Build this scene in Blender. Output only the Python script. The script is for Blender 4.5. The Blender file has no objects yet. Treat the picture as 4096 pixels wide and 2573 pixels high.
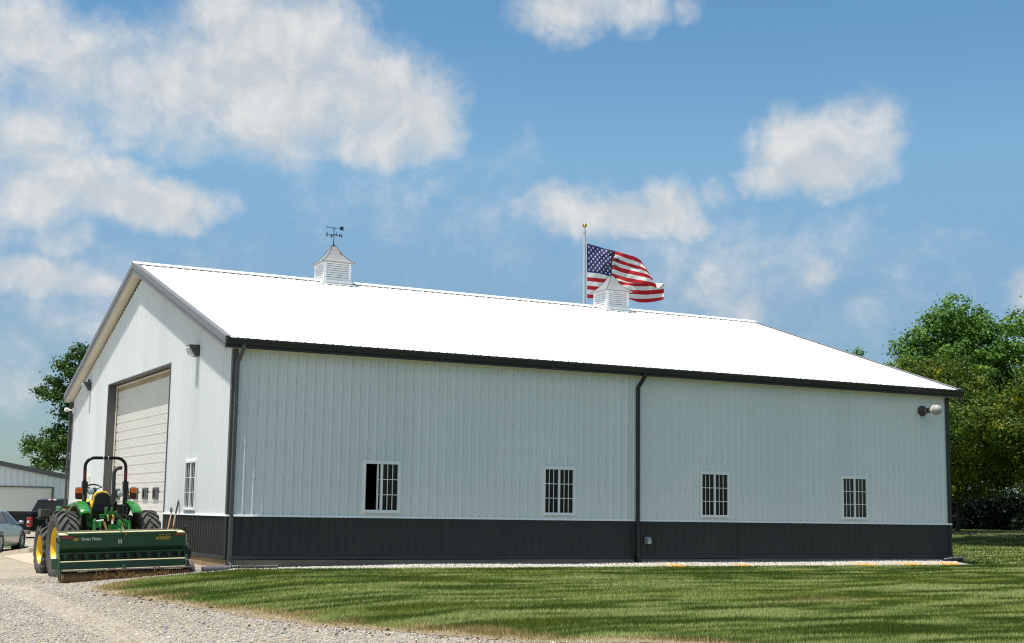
import bpy, bmesh, math, random
import numpy as np
from mathutils import Vector, Matrix

random.seed(7)
rng = np.random.default_rng(11)
S = bpy.context.scene
COL = S.collection
PI = math.pi

# ------------------------------------------------------------------ helpers
class MB:
    """collects polygons and links them as ONE mesh object"""
    def __init__(s, T=None):
        s.v, s.f, s.mi, s.T, s.k = [], [], [], T, 0
    def add(s, pts, faces):
        b = len(s.v)
        for p in pts:
            s.v.append(tuple(s.T(*p)) if s.T else tuple(p))
        for f in faces:
            s.f.append(tuple(b + i for i in f)); s.mi.append(s.k)
    def box(s, x0, x1, y0, y1, z0, z1, M=None):
        P = [(x, y, z) for z in (z0, z1) for y in (y0, y1) for x in (x0, x1)]
        if M is not None: P = [tuple(M @ Vector(p)) for p in P]
        s.add(P, [(0, 2, 3, 1), (4, 5, 7, 6), (0, 1, 5, 4), (2, 6, 7, 3), (0, 4, 6, 2), (1, 3, 7, 5)])
    def hexa(s, P):
        s.add(P, [(0, 2, 3, 1), (4, 5, 7, 6), (0, 1, 5, 4), (2, 6, 7, 3), (0, 4, 6, 2), (1, 3, 7, 5)])
    def quad(s, *P): s.add(P, [tuple(range(len(P)))])
    def prism(s, pts, axis, a, b):
        n = len(pts)
        def mk(p, t):
            if axis == 'x': return (t, p[0], p[1])
            if axis == 'y': return (p[0], t, p[1])
            return (p[0], p[1], t)
        P = [mk(p, a) for p in pts] + [mk(p, b) for p in pts]
        F = [tuple(range(n)), tuple(range(2 * n - 1, n - 1, -1))]
        F += [(i, (i + 1) % n, n + (i + 1) % n, n + i) for i in range(n)]
        s.add(P, F)
    def tube(s, path, r, n=8, cap=True, sq=False):
        path = [Vector(p) for p in path]
        R = r if isinstance(r, (list, tuple)) else [r] * len(path)
        up = None; P = []
        for i, p in enumerate(path):
            d = (path[min(i + 1, len(path) - 1)] - path[max(i - 1, 0)])
            d = d.normalized() if d.length > 1e-9 else Vector((0, 0, 1))
            if up is None:
                a = Vector((0, 0, 1)) if abs(d.z) < .9 else Vector((0, 1, 0))
                up = (a - d * a.dot(d)).normalized()
            else:
                up = (up - d * up.dot(d)).normalized()
            sd = d.cross(up)
            for j in range(n):
                t = 2 * PI * (j + (.5 if n == 4 else 0)) / n
                P.append(p + (up * math.cos(t) + sd * math.sin(t)) * R[i])
        F = []
        for i in range(len(path) - 1):
            for j in range(n):
                F.append((i * n + j, i * n + (j + 1) % n, (i + 1) * n + (j + 1) % n, (i + 1) * n + j))
        if cap:
            F.append(tuple(range(n - 1, -1, -1))); m = (len(path) - 1) * n
            F.append(tuple(m + j for j in range(n)))
        s.add([tuple(p) for p in P], F)
    def lathe(s, prof, o, axis='z', n=24, cap=True):
        """prof: (r, h) along axis from o"""
        o = Vector(o); P = []; F = []
        for r, h in prof:
            for j in range(n):
                t = 2 * PI * j / n; a, b = r * math.cos(t), r * math.sin(t)
                P.append({'z': (a, b, h), 'x': (h, a, b), 'y': (a, h, b)}[axis])
        for i in range(len(prof) - 1):
            for j in range(n):
                F.append((i * n + j, i * n + (j + 1) % n, (i + 1) * n + (j + 1) % n, (i + 1) * n + j))
        if cap:
            F.append(tuple(range(n))); m = (len(prof) - 1) * n
            F.append(tuple(m + j for j in range(n - 1, -1, -1)))
        s.add([tuple(o + Vector(p)) for p in P], F)
    def ball(s, c, r, n=14, sz=1.0):
        prof = [(max(1e-4, r * math.sin(PI * i / (n // 2))), -r * sz * math.cos(PI * i / (n // 2))) for i in range(n // 2 + 1)]
        s.lathe(prof, c, 'z', n)
    def build_split(s, name, mat, parent=None, **kw):
        # every group of touching pieces becomes a part of its own
        par = list(range(len(s.v)))
        def find(i):
            while par[i] != i: par[i] = par[par[i]]; i = par[i]
            return i
        for f in s.f:
            for i in f[1:]: par[find(i)] = find(f[0])
        isl = {}
        for i in range(len(s.v)): isl.setdefault(find(i), []).append(i)
        bb = {r: [[min(s.v[i][k] for i in q) for k in range(3)], [max(s.v[i][k] for i in q) for k in range(3)]] for r, q in isl.items()}
        grp = {r: r for r in isl}
        def fg(r):
            while grp[r] != r: r = grp[r]
            return r
        R_ = list(isl)
        for a in range(len(R_)):
            for b in range(a):
                A, B = bb[R_[a]], bb[R_[b]]
                if all(A[0][k] - .03 < B[1][k] and B[0][k] - .03 < A[1][k] for k in range(3)): grp[fg(R_[a])] = fg(R_[b])
        out = []
        for g0 in sorted({fg(r) for r in R_}):
            ids = [i for r in R_ if fg(r) == g0 for i in isl[r]]; mp = {i: k for k, i in enumerate(ids)}
            m = MB(); m.v = [s.v[i] for i in ids]
            for f, mi in zip(s.f, s.mi):
                if f[0] in mp: m.f.append(tuple(mp[i] for i in f)); m.mi.append(mi)
            out.append(m.build(name, mat, parent, **kw))
        return out[0]
    def build(s, name, mat, parent=None, smooth=False, bev=0, recalc=True, loc=None):
        me = bpy.data.meshes.new(name)
        me.from_pydata(s.v, [], s.f)
        mats = mat if isinstance(mat, (list, tuple)) else [mat]
        for m in mats: me.materials.append(m)
        if len(mats) > 1: me.polygons.foreach_set('material_index', s.mi)
        if recalc:
            bm = bmesh.new(); bm.from_mesh(me)
            bmesh.ops.recalc_face_normals(bm, faces=bm.faces); bm.to_mesh(me); bm.free()
        if smooth:
            me.polygons.foreach_set('use_smooth', [True] * len(me.polygons))
            me.set_sharp_from_angle(angle=math.radians(38))
        me.update()
        o = bpy.data.objects.new(name, me); COL.objects.link(o)
        if parent: o.parent = parent
        if loc: o.location = loc
        if bev:
            b = o.modifiers.new('Bevel', 'BEVEL'); b.width = bev; b.segments = 2; b.limit_method = 'ANGLE'
        return o

def tag(o, label=None, cat=None, group=None, kind=None):
    if label: o['label'] = label
    if cat: o['category'] = cat
    if group: o['group'] = group
    if kind: o['kind'] = kind
    return o

def thing(name, label, cat, loc=(0, 0, 0), rot=(0, 0, 0), group=None):
    o = bpy.data.objects.new(name, None); COL.objects.link(o)
    o.empty_display_size = .3
    o.location = loc; o.rotation_euler = rot
    return tag(o, label, cat, group)

def lettering(body, size, mat, parent, M, name='lettering', ext=.001, bold=0.0, ax='CENTER'):
    cu = bpy.data.curves.new('t', 'FONT'); cu.body = body; cu.size = size; cu.extrude = ext; cu.offset = bold
    cu.align_x = ax; cu.align_y = 'CENTER'
    tmp = bpy.data.objects.new('t', cu); COL.objects.link(tmp)
    dg = bpy.context.evaluated_depsgraph_get()
    me = bpy.data.meshes.new_from_object(tmp.evaluated_get(dg))
    bpy.data.objects.remove(tmp); me.transform(M); me.materials.clear(); me.materials.append(mat)
    o = bpy.data.objects.new(name, me); COL.objects.link(o)
    if parent: o.parent = parent
    return o

# ------------------------------------------------------------------ materials
def nt(m):
    m.use_nodes = True
    return m.node_tree.nodes, m.node_tree.links

def mat(name, c, rough=.5, metal=0., c2=None, scale=3., stretch=None, bump=0., bscale=None, spec=.5, coat=0., amt=.5, detail=5.):
    m = bpy.data.materials.new(name); N, L = nt(m); b = N['Principled BSDF']
    b.inputs['Roughness'].default_value = rough; b.inputs['Metallic'].default_value = metal
    b.inputs['Specular IOR Level'].default_value = spec; b.inputs['Coat Weight'].default_value = coat
    b.inputs['Base Color'].default_value = (*c, 1)
    if c2 or bump:
        tc = N.new('ShaderNodeTexCoord'); mp = N.new('ShaderNodeMapping'); L.new(tc.outputs['Object'], mp.inputs[0])
        if stretch: mp.inputs['Scale'].default_value = stretch
    if c2:
        n = N.new('ShaderNodeTexNoise'); n.inputs['Scale'].default_value = scale; n.inputs['Detail'].default_value = detail
        n.inputs['Roughness'].default_value = .62
        L.new(mp.outputs[0], n.inputs[0])
        r = N.new('ShaderNodeValToRGB'); r.color_ramp.elements[0].position = .5 - amt * .5; r.color_ramp.elements[1].position = .5 + amt * .5
        r.color_ramp.elements[0].color = (*c, 1); r.color_ramp.elements[1].color = (*c2, 1)
        L.new(n.outputs[0], r.inputs[0]); L.new(r.outputs[0], b.inputs['Base Color'])
    if bump:
        n2 = N.new('ShaderNodeTexNoise'); n2.inputs['Scale'].default_value = bscale or scale * 4; n2.inputs['Detail'].default_value = 4
        L.new(mp.outputs[0], n2.inputs[0])
        bp = N.new('ShaderNodeBump'); bp.inputs['Strength'].default_value = bump; bp.inputs['Distance'].default_value = .02
        L.new(n2.outputs[0], bp.inputs['Height']); L.new(bp.outputs[0], b.inputs['Normal'])
    return m

M_white = mat('white_steel', (.775, .815, .84), .38, c2=(.70, .75, .775), scale=.55, stretch=(1, 1, .35), amt=.5, bump=.04, bscale=1.6)
N_, L_n = nt(M_white); bs_ = N_['Principled BSDF']; src = bs_.inputs['Base Color'].links[0].from_socket
tcw = N_.new('ShaderNodeTexCoord'); sc_ = N_.new('ShaderNodeVectorMath'); sc_.operation = 'MULTIPLY'; sc_.inputs[1].default_value = (1 / .9144, 1 / .9144, 0); L_n.new(tcw.outputs['Object'], sc_.inputs[0])
fl_ = N_.new('ShaderNodeVectorMath'); fl_.operation = 'FLOOR'; L_n.new(sc_.outputs[0], fl_.inputs[0]); wn_ = N_.new('ShaderNodeTexWhiteNoise'); L_n.new(fl_.outputs[0], wn_.inputs['Vector'])
mrw = N_.new('ShaderNodeMapRange'); mrw.inputs[3].default_value = .955; mrw.inputs[4].default_value = 1.03; L_n.new(wn_.outputs['Value'], mrw.inputs[0])
svw = N_.new('ShaderNodeVectorMath'); svw.operation = 'SCALE'; L_n.new(src, svw.inputs[0]); L_n.new(mrw.outputs[0], svw.inputs['Scale']); L_n.new(svw.outputs[0], bs_.inputs['Base Color'])
M_roof = mat('white_roof_steel', (.84, .85, .85), .45, c2=(.80, .81, .81), scale=.8)
M_char = mat('charcoal_steel', (.040, .041, .042), .45, spec=.35, c2=(.029, .0305, .032), scale=.8, stretch=(1, 1, .4), bump=.03, bscale=2)
M_trim = mat('charcoal_trim', (.11, .11, .115), .45, c2=(.095, .096, .10), scale=2)
M_rake = mat('grey_rake_steel', (.215, .215, .225), .5, c2=(.19, .19, .2), scale=3)
M_gut = mat('gutter_black', (.030, .030, .032), .4, c2=(.024, .024, .026), scale=3)
M_cream = mat('cream_vinyl', (.80, .77, .67), .5, c2=(.74, .71, .61), scale=2)
M_vinyl = mat('white_vinyl', (.87, .885, .895), .35)
M_door = mat('door_white', (.79, .785, .75), .45, c2=(.735, .72, .665), scale=.7, stretch=(1, 1, 3), amt=.6)
M_rust = mat('rusty_cream', (.52, .44, .30), .6, c2=(.30, .21, .12), scale=2.2, stretch=(1, .6, 4), amt=.5)
M_wood = mat('weathered_timber', (.27, .235, .19), .85, c2=(.13, .11, .09), scale=1.6, stretch=(.35, 1.0, 7), amt=.55, bump=.4, bscale=9)
M_woodlit = mat('sunlit_timber', (.40, .30, .19), .85, c2=(.26, .185, .11), scale=2.5, stretch=(1, .4, 4), amt=.5, bump=.3, bscale=9)  # skirt timber repeated in a lighter tan for the sunlit gable
M_black = mat('black_plastic', (.012, .012, .013), .45)
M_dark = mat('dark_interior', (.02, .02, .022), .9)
M_screw = mat('screw_head', (.24, .26, .27), .5)
M_grey = mat('lamp_housing', (.055, .055, .056), .5, c2=(.07, .07, .068), scale=12)
M_conc = mat('concrete', (.50, .43, .33), .9, c2=(.42, .355, .27), scale=1.3, bump=.15, bscale=30, amt=.6)
M_galv = mat('galvanised', (.50, .51, .52), .4, .8, c2=(.42, .43, .44), scale=14)
M_alu = mat('aluminium_pole', (.62, .63, .63), .4, .4)
M_gold = mat('gold_ball', (.72, .46, .10), .22, 1.)
M_iron = mat('wrought_iron', (.012, .012, .013), .6)
M_cupr = mat('cupola_metal', (.36, .36, .355), .45, c2=(.31, .31, .305), scale=3, metal=.2)
M_cloth = mat('curtain', (.60, .61, .60), .9, c2=(.25, .27, .28), scale=9, stretch=(1, 1, .05), amt=.5)
M_green = mat('tractor_green', (.022, .205, .030), .3, c2=(.018, .17, .026), scale=3, coat=.3)
M_yel = mat('tractor_yellow', (.80, .555, .014), .4, c2=(.74, .49, .014), scale=3)
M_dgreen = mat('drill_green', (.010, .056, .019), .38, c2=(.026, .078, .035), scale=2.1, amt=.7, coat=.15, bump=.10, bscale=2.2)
M_lgreen = mat('dusty_green', (.10, .16, .105), .7, c2=(.055, .125, .07), scale=5)
M_dustlit = mat('sunlit_dust_cream', (.58, .51, .33), .8, c2=(.30, .32, .17), scale=4, stretch=(1, 1, 1), amt=.6)  # cream dust with the sunlit highlight put into its colour
M_rub = mat('tyre_rubber', (.055, .053, .051), .85, c2=(.105, .098, .088), scale=6, bump=.2, bscale=25, amt=.7)
M_amber = mat('amber_lens', (.85, .16, .01), .2)
M_red = mat('red_lens', (.085, .005, .005), .2)
M_redr = mat('red_reflector', (.28, .03, .026), .35)
M_lens = mat('clear_lens', (.55, .60, .62), .12)
M_brass = mat('brass', (.45, .25, .08), .4, .6)
M_mud = mat('muddy_steel', (.22, .13, .055), .95, c2=(.10, .06, .025), scale=9, amt=.6, bump=.5, bscale=22)
M_straw = mat('straw', (.34, .22, .10), .9, c2=(.22, .13, .055), scale=20)
M_steel = mat('worn_steel', (.30, .29, .28), .45, .7, c2=(.22, .20, .18), scale=20)
M_letw = mat('pale_lettering', (.62, .60, .50), .6)
M_lety = mat('yellow_lettering', (.62, .40, .03), .6)
M_decal = mat('white_decal', (.72, .72, .68), .5)
M_silver = mat('silver_paint', (.45, .465, .48), .28, .4, coat=.6)
M_blackp = mat('black_paint', (.004, .0045, .007), .22, spec=.35)
M_glassd = mat('dark_glass', (.006, .007, .008), .06, spec=.4)
M_pipe = mat('corrugated_black', (.030, .032, .036), .45, c2=(.018, .019, .022), scale=4)
M_blueg = mat('blue_grey_plastic', (.24, .30, .37), .6)
M_wht = mat('white_paint', (.8, .8, .78), .5)
M_road = mat('asphalt', (.10, .10, .098), .9, c2=(.075, .075, .073), scale=2)
M_bark = mat('bark', (.055, .042, .030), .95, c2=(.025, .02, .015), scale=4, stretch=(2, 2, .4), bump=.4, bscale=14)
M_handle = mat('ash_handle', (.36, .24, .14), .7)

def glass_mat(name='pane_glass', tint=(.35, .38, .38)):
    m = bpy.data.materials.new(name); N, L = nt(m); N.clear()
    o = N.new('ShaderNodeOutputMaterial'); mx = N.new('ShaderNodeMixShader')
    t = N.new('ShaderNodeBsdfTransparent'); t.inputs[0].default_value = (*tint, 1)
    gl = N.new('ShaderNodeBsdfGlossy'); gl.inputs['Roughness'].default_value = .02
    fr = N.new('ShaderNodeFresnel'); fr.inputs[0].default_value = 1.5
    mr = N.new('ShaderNodeMath'); mr.operation = 'MULTIPLY_ADD'; mr.inputs[1].default_value = .7; mr.inputs[2].default_value = .0
    L.new(fr.outputs[0], mr.inputs[0]); L.new(mr.outputs[0], mx.inputs[0])
    L.new(t.outputs[0], mx.inputs[1]); L.new(gl.outputs[0], mx.inputs[2]); L.new(mx.outputs[0], o.inputs[0])
    return m
M_glass = glass_mat()

def attr_mat(name, rough=.7, trans=0., attr='col', spec=.18, tcol=(1, 1, 1)):
    m = bpy.data.materials.new(name); N, L = nt(m); b = N['Principled BSDF']
    a = N.new('ShaderNodeAttribute'); a.attribute_name = attr
    L.new(a.outputs['Color'], b.inputs['Base Color'])
    b.inputs['Roughness'].default_value = rough; b.inputs['Specular IOR Level'].default_value = spec
    if trans:
        o = N['Material Output']; mx = N.new('ShaderNodeMixShader'); tr = N.new('ShaderNodeBsdfTranslucent')
        mm = N.new('ShaderNodeMix'); mm.data_type = 'RGBA'; mm.blend_type = 'MULTIPLY'; mm.inputs[0].default_value = 1
        L.new(a.outputs['Color'], mm.inputs[6]); mm.inputs[7].default_value = (*tcol, 1)
        L.new(mm.outputs[2], tr.inputs[0]); mx.inputs[0].default_value = trans
        L.new(b.outputs[0], mx.inputs[1]); L.new(tr.outputs[0], mx.inputs[2]); L.new(mx.outputs[0], o.inputs[0])
    return m
M_leaf = attr_mat('leaf', .5, .26, tcol=(1.5, 1.6, .7))
M_blade = attr_mat('grass_blade', .6, .22, tcol=(1.3, 1.4, .8))
M_stone = attr_mat('stone', .9)

# ------------------------------------------------------------------ ground height
def g(x, y):
    z = -.27 + .009 * min(max(y, -40), 0) - .078 * min(max(-x, 0), 4.5) - (.008 * min(max(y, 0), 40) if x < 0 else 0)
    t = min(max((x - 45) / 10, 0), 1)
    return z + .62 * t * t * (3 - 2 * t)
def gv(x, y):
    z = -.27 + .009 * np.clip(y, -40, 0) - .078 * np.clip(-x, 0, 4.5) - np.where(x < 0, .008 * np.clip(y, 0, 40), 0)
    t = np.clip((x - 45) / 10, 0, 1)
    return z + .62 * t * t * (3 - 2 * t)

CAM = Vector((-9.0524, -31.0065, 1.0738))
cam = bpy.data.cameras.new('Camera'); co = bpy.data.objects.new('Camera', cam); COL.objects.link(co)
r_, u_, f_ = Vector((0.88487, -0.46560, 0.01486)), Vector((-0.07629, -0.11338, 0.99062)), Vector((0.45955, 0.87770, 0.13585))
R = Matrix((r_, u_, -f_)).transposed().to_4x4(); R.translation = CAM; co.matrix_world = R
cam.sensor_width = 36; cam.lens = 36 * 5553.9 / 4096; cam.clip_end = 4000; cam.clip_start = .1
S.camera = co

# ------------------------------------------------------------------ ground sheets
def noise2(x, y, seed=0):
    """cheap smooth value noise (numpy)"""
    xi = np.floor(x).astype(np.int64); yi = np.floor(y).astype(np.int64); fx = x - xi; fy = y - yi
    fx = fx * fx * (3 - 2 * fx); fy = fy * fy * (3 - 2 * fy)
    def h(a, b):
        n = (a * 374761393 + b * 668265263 + seed * 974711) & 0x7fffffff
        n = ((n ^ (n >> 13)) * 1274126177) & 0x7fffffff
        return ((n ^ (n >> 16)) & 0xffff) / 65535.
    return (h(xi, yi) * (1 - fx) + h(xi + 1, yi) * fx) * (1 - fy) + (h(xi, yi + 1) * (1 - fx) + h(xi + 1, yi + 1) * fx) * fy

EDGE = [(-1.15, .3), (-1.2, -.5), (-1.1 - .12, -1.6), (-1.3, -2.55), (-1.7, -3.05), (-2.4, -3.46), (-3.6, -3.42), (-5.24, -3.30), (-8.45, -2.82), (-10.25, -2.55), (-11.83, -2.31), (-14.4, -1.53), (-16, -.92), (-18.5, 1.5), (-22, 5), (-29, 12), (-40, 24)]
EY = np.array([e[0] for e in EDGE])[::-1]; EX = np.array([e[1] for e in EDGE])[::-1]
def edge_x(y):
    return np.interp(y, EY, EX) + .22 * (noise2(np.asarray(y, float) * 1.3, np.zeros_like(np.asarray(y, float)), 3) - .5) + .10 * (noise2(np.asarray(y, float) * 5., np.zeros_like(np.asarray(y, float)), 9) - .5)

def gridmesh(name, xs, ys, zoff, material, xfun=None):
    V = []; F = []
    for j, y in enumerate(ys):
        for i, x in enumerate(xs):
            X = xfun(x, y) if xfun else x
            V.append((X, y, g(X, y) + zoff))
    n = len(xs)
    for j in range(len(ys) - 1):
        for i in range(n - 1):
            F.append((j * n + i, j * n + i + 1, (j + 1) * n + i + 1, (j + 1) * n + i))
    me = bpy.data.meshes.new(name); me.from_pydata(V, [], F); me.materials.append(material)
    me.polygons.foreach_set('use_smooth', [True] * len(F)); me.update()
    o = bpy.data.objects.new(name, me); COL.objects.link(o)
    return tag(o, kind='structure')

def gravel_mat():
    m = bpy.data.materials.new('gravel'); N, L = nt(m); b = N['Principled BSDF']; b.inputs['Roughness'].default_value = .95
    b.inputs['Specular IOR Level'].default_value = .2
    tc = N.new('ShaderNodeTexCoord')
    def vor(s):
        v = N.new('ShaderNodeTexVoronoi'); v.inputs['Scale'].default_value = s; L.new(tc.outputs['Object'], v.inputs['Vector']); return v
    def noi(s, d=4):
        v = N.new('ShaderNodeTexNoise'); v.inputs['Scale'].default_value = s; v.inputs['Detail'].default_value = d; L.new(tc.outputs['Object'], v.inputs['Vector']); return v
    v1 = vor(28.); v2 = vor(70.); n1 = noi(.35); n2 = noi(2.2)
    bw = N.new('ShaderNodeSeparateColor'); L.new(v1.outputs['Color'], bw.inputs[0])
    ra = N.new('ShaderNodeValToRGB'); e = ra.color_ramp.elements
    e[0].position = .0; e[0].color = (.20, .175, .14, 1); e[1].position = 1.; e[1].color = (.60, .56, .49, 1)
    x = e.new(.35); x.color = (.40, .355, .29, 1); x = e.new(.62); x.color = (.50, .455, .385, 1); x = e.new(.82); x.color = (.40, .39, .375, 1)
    L.new(bw.outputs[0], ra.inputs[0])
    rb = N.new('ShaderNodeValToRGB'); rb.color_ramp.elements[0].position = .38; rb.color_ramp.elements[1].position = .68
    rb.color_ramp.elements[0].color = (1.16, 1.14, 1.08, 1); rb.color_ramp.elements[1].color = (.91, .815, .68, 1)
    mixn = N.new('ShaderNodeMix'); mixn.data_type = 'FLOAT'; mixn.inputs[0].default_value = .45
    L.new(n1.outputs[0], mixn.inputs[2]); L.new(n2.outputs[0], mixn.inputs[3]); L.new(mixn.outputs[0], rb.inputs[0])
    mu = N.new('ShaderNodeMix'); mu.data_type = 'RGBA'; mu.blend_type = 'MULTIPLY'; mu.inputs[0].default_value = 1
    L.new(ra.outputs[0], mu.inputs[6]); L.new(rb.outputs[0], mu.inputs[7]); L.new(mu.outputs[2], b.inputs['Base Color'])
    ad = N.new('ShaderNodeMath'); ad.operation = 'ADD'; L.new(v1.outputs['Distance'], ad.inputs[0]); L.new(v2.outputs['Distance'], ad.inputs[1])
    bp = N.new('ShaderNodeBump'); bp.invert = True; bp.inputs['Strength'].default_value = .9; bp.inputs['Distance'].default_value = .02
    L.new(ad.outputs[0], bp.inputs['Height']); L.new(bp.outputs[0], b.inputs['Normal'])
    return m

def lawn_mat():
    m = bpy.data.materials.new('lawn_soil'); N, L = nt(m); b = N['Principled BSDF']; b.inputs['Roughness'].default_value = .95
    b.inputs['Specular IOR Level'].default_value = .1
    a = N.new('ShaderNodeAttribute'); a.attribute_name = 'col'
    tc = N.new('ShaderNodeTexCoord'); n = N.new('ShaderNodeTexNoise'); n.inputs['Scale'].default_value = 30; n.inputs['Detail'].default_value = 5
    L.new(tc.outputs['Object'], n.inputs['Vector'])
    r = N.new('ShaderNodeValToRGB'); r.color_ramp.elements[0].position = .3; r.color_ramp.elements[1].position = .7
    r.color_ramp.elements[0].color = (.55, .55, .55, 1); r.color_ramp.elements[1].color = (1.25, 1.25, 1.2, 1)
    L.new(n.outputs[0], r.inputs[0])
    mu = N.new('ShaderNodeMix'); mu.data_type = 'RGBA'; mu.blend_type = 'MULTIPLY'; mu.inputs[0].default_value = 1
    L.new(a.outputs['Color'], mu.inputs[6]); L.new(r.outputs[0], mu.inputs[7]); L.new(mu.outputs[2], b.inputs['Base Color'])
    bp = N.new('ShaderNodeBump'); bp.inputs['Strength'].default_value = .8; bp.inputs['Distance'].default_value = .04
    L.new(n.outputs[0], bp.inputs['Height']); L.new(bp.outputs[0], b.inputs['Normal'])
    return m

M_gravel = gravel_mat(); M_lawn = lawn_mat()
M_field = mat('field_ground', (.075, .11, .035), .95, c2=(.10, .13, .05), scale=.4)
axs = [-1500, -600, -200, -80, -40, -20] + list(np.arange(-12, 60, 2.)) + [64, 80, 120, 250, 700, 1800]
ays = [-300, -100, -50] + list(np.arange(-40, 80, 2.)) + [84, 100, 150, 300, 800, 2200]
gridmesh('ground', axs, ays, -.08, M_field)
gridmesh('gravel_yard', np.linspace(-30, 2.5, 40), np.linspace(-40, 60, 90), 0., M_gravel,
         lambda x, y: x if y < -.5 else -30 + (x + 30) * ((0.18 if -.1 < y < 19.8 else 2.5) + 30) / 32.5)
# near right end of the gravel drive in front of the lawn edge
def lawn_color(x, y):
    d = x - np.interp(y, EY, EX)
    nz = noise2(x * 1.6, y * 1.6, 5)
    k = np.clip((d - .0 - .5 * nz) / .4, 0, 1)[..., None]
    soil = np.array([.30, .24, .155]); gr = np.array([.085, .105, .03])
    return soil * (1 - k) + gr * k, k[..., 0]
def lawn_patch(name, rows, cols, xl, xr):
    V = []; F = []
    for j, y in enumerate(rows):
        a = float(xl(y)); c = xr
        for i in cols:
            x = a + (c - a) * i ** 2.0
            V.append((x, y, g(x, y) + .006 + .012 * min(1, (x - a) * 2)))
    n = len(cols)
    for j in range(len(rows) - 1):
        for i in range(n - 1): F.append((j * n + i, j * n + i + 1, (j + 1) * n + i + 1, (j + 1) * n + i))
    me = bpy.data.meshes.new(name); me.from_pydata(V, [], F); me.materials.append(M_lawn)
    A = np.array(V); c, _ = lawn_color(A[:, 0], A[:, 1])
    at = me.attributes.new('col', 'FLOAT_COLOR', 'POINT'); at.data.foreach_set('color', np.hstack([c, np.ones((len(c), 1))]).ravel().astype(np.float32))
    me.polygons.foreach_set('use_smooth', [True] * len(F)); me.update()
    o = bpy.data.objects.new(name, me); COL.objects.link(o); tag(o, kind='structure'); return o
cl = np.linspace(0, 1, 90)
lawn_patch('lawn', np.concatenate([np.arange(-38, -3, .12), np.arange(-3, -1.2, .05), [-1.18, -1.15]]), cl, lambda y: edge_x(y), 60.)
lawn_patch('side_lawn', np.arange(-1.14, 66, 1.), np.linspace(0, 1, 60), lambda y: 22.5, 60.5)

# ------------------------------------------------------------------ grass blades (stuff)
def in_view(x, y, z=-.3, marg=.22):
    P = np.stack([x - CAM.x, y - CAM.y, np.full_like(x, z) - CAM.z], -1)
    d = P @ np.array(f_); a = P @ np.array(r_) / d; b = P @ np.array(u_) / d
    k = 4096 / 5553.9 / 2
    return (d > 1) & (np.abs(a) < k + marg) & (b > -k * 2573 / 4096 - marg), d

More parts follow.
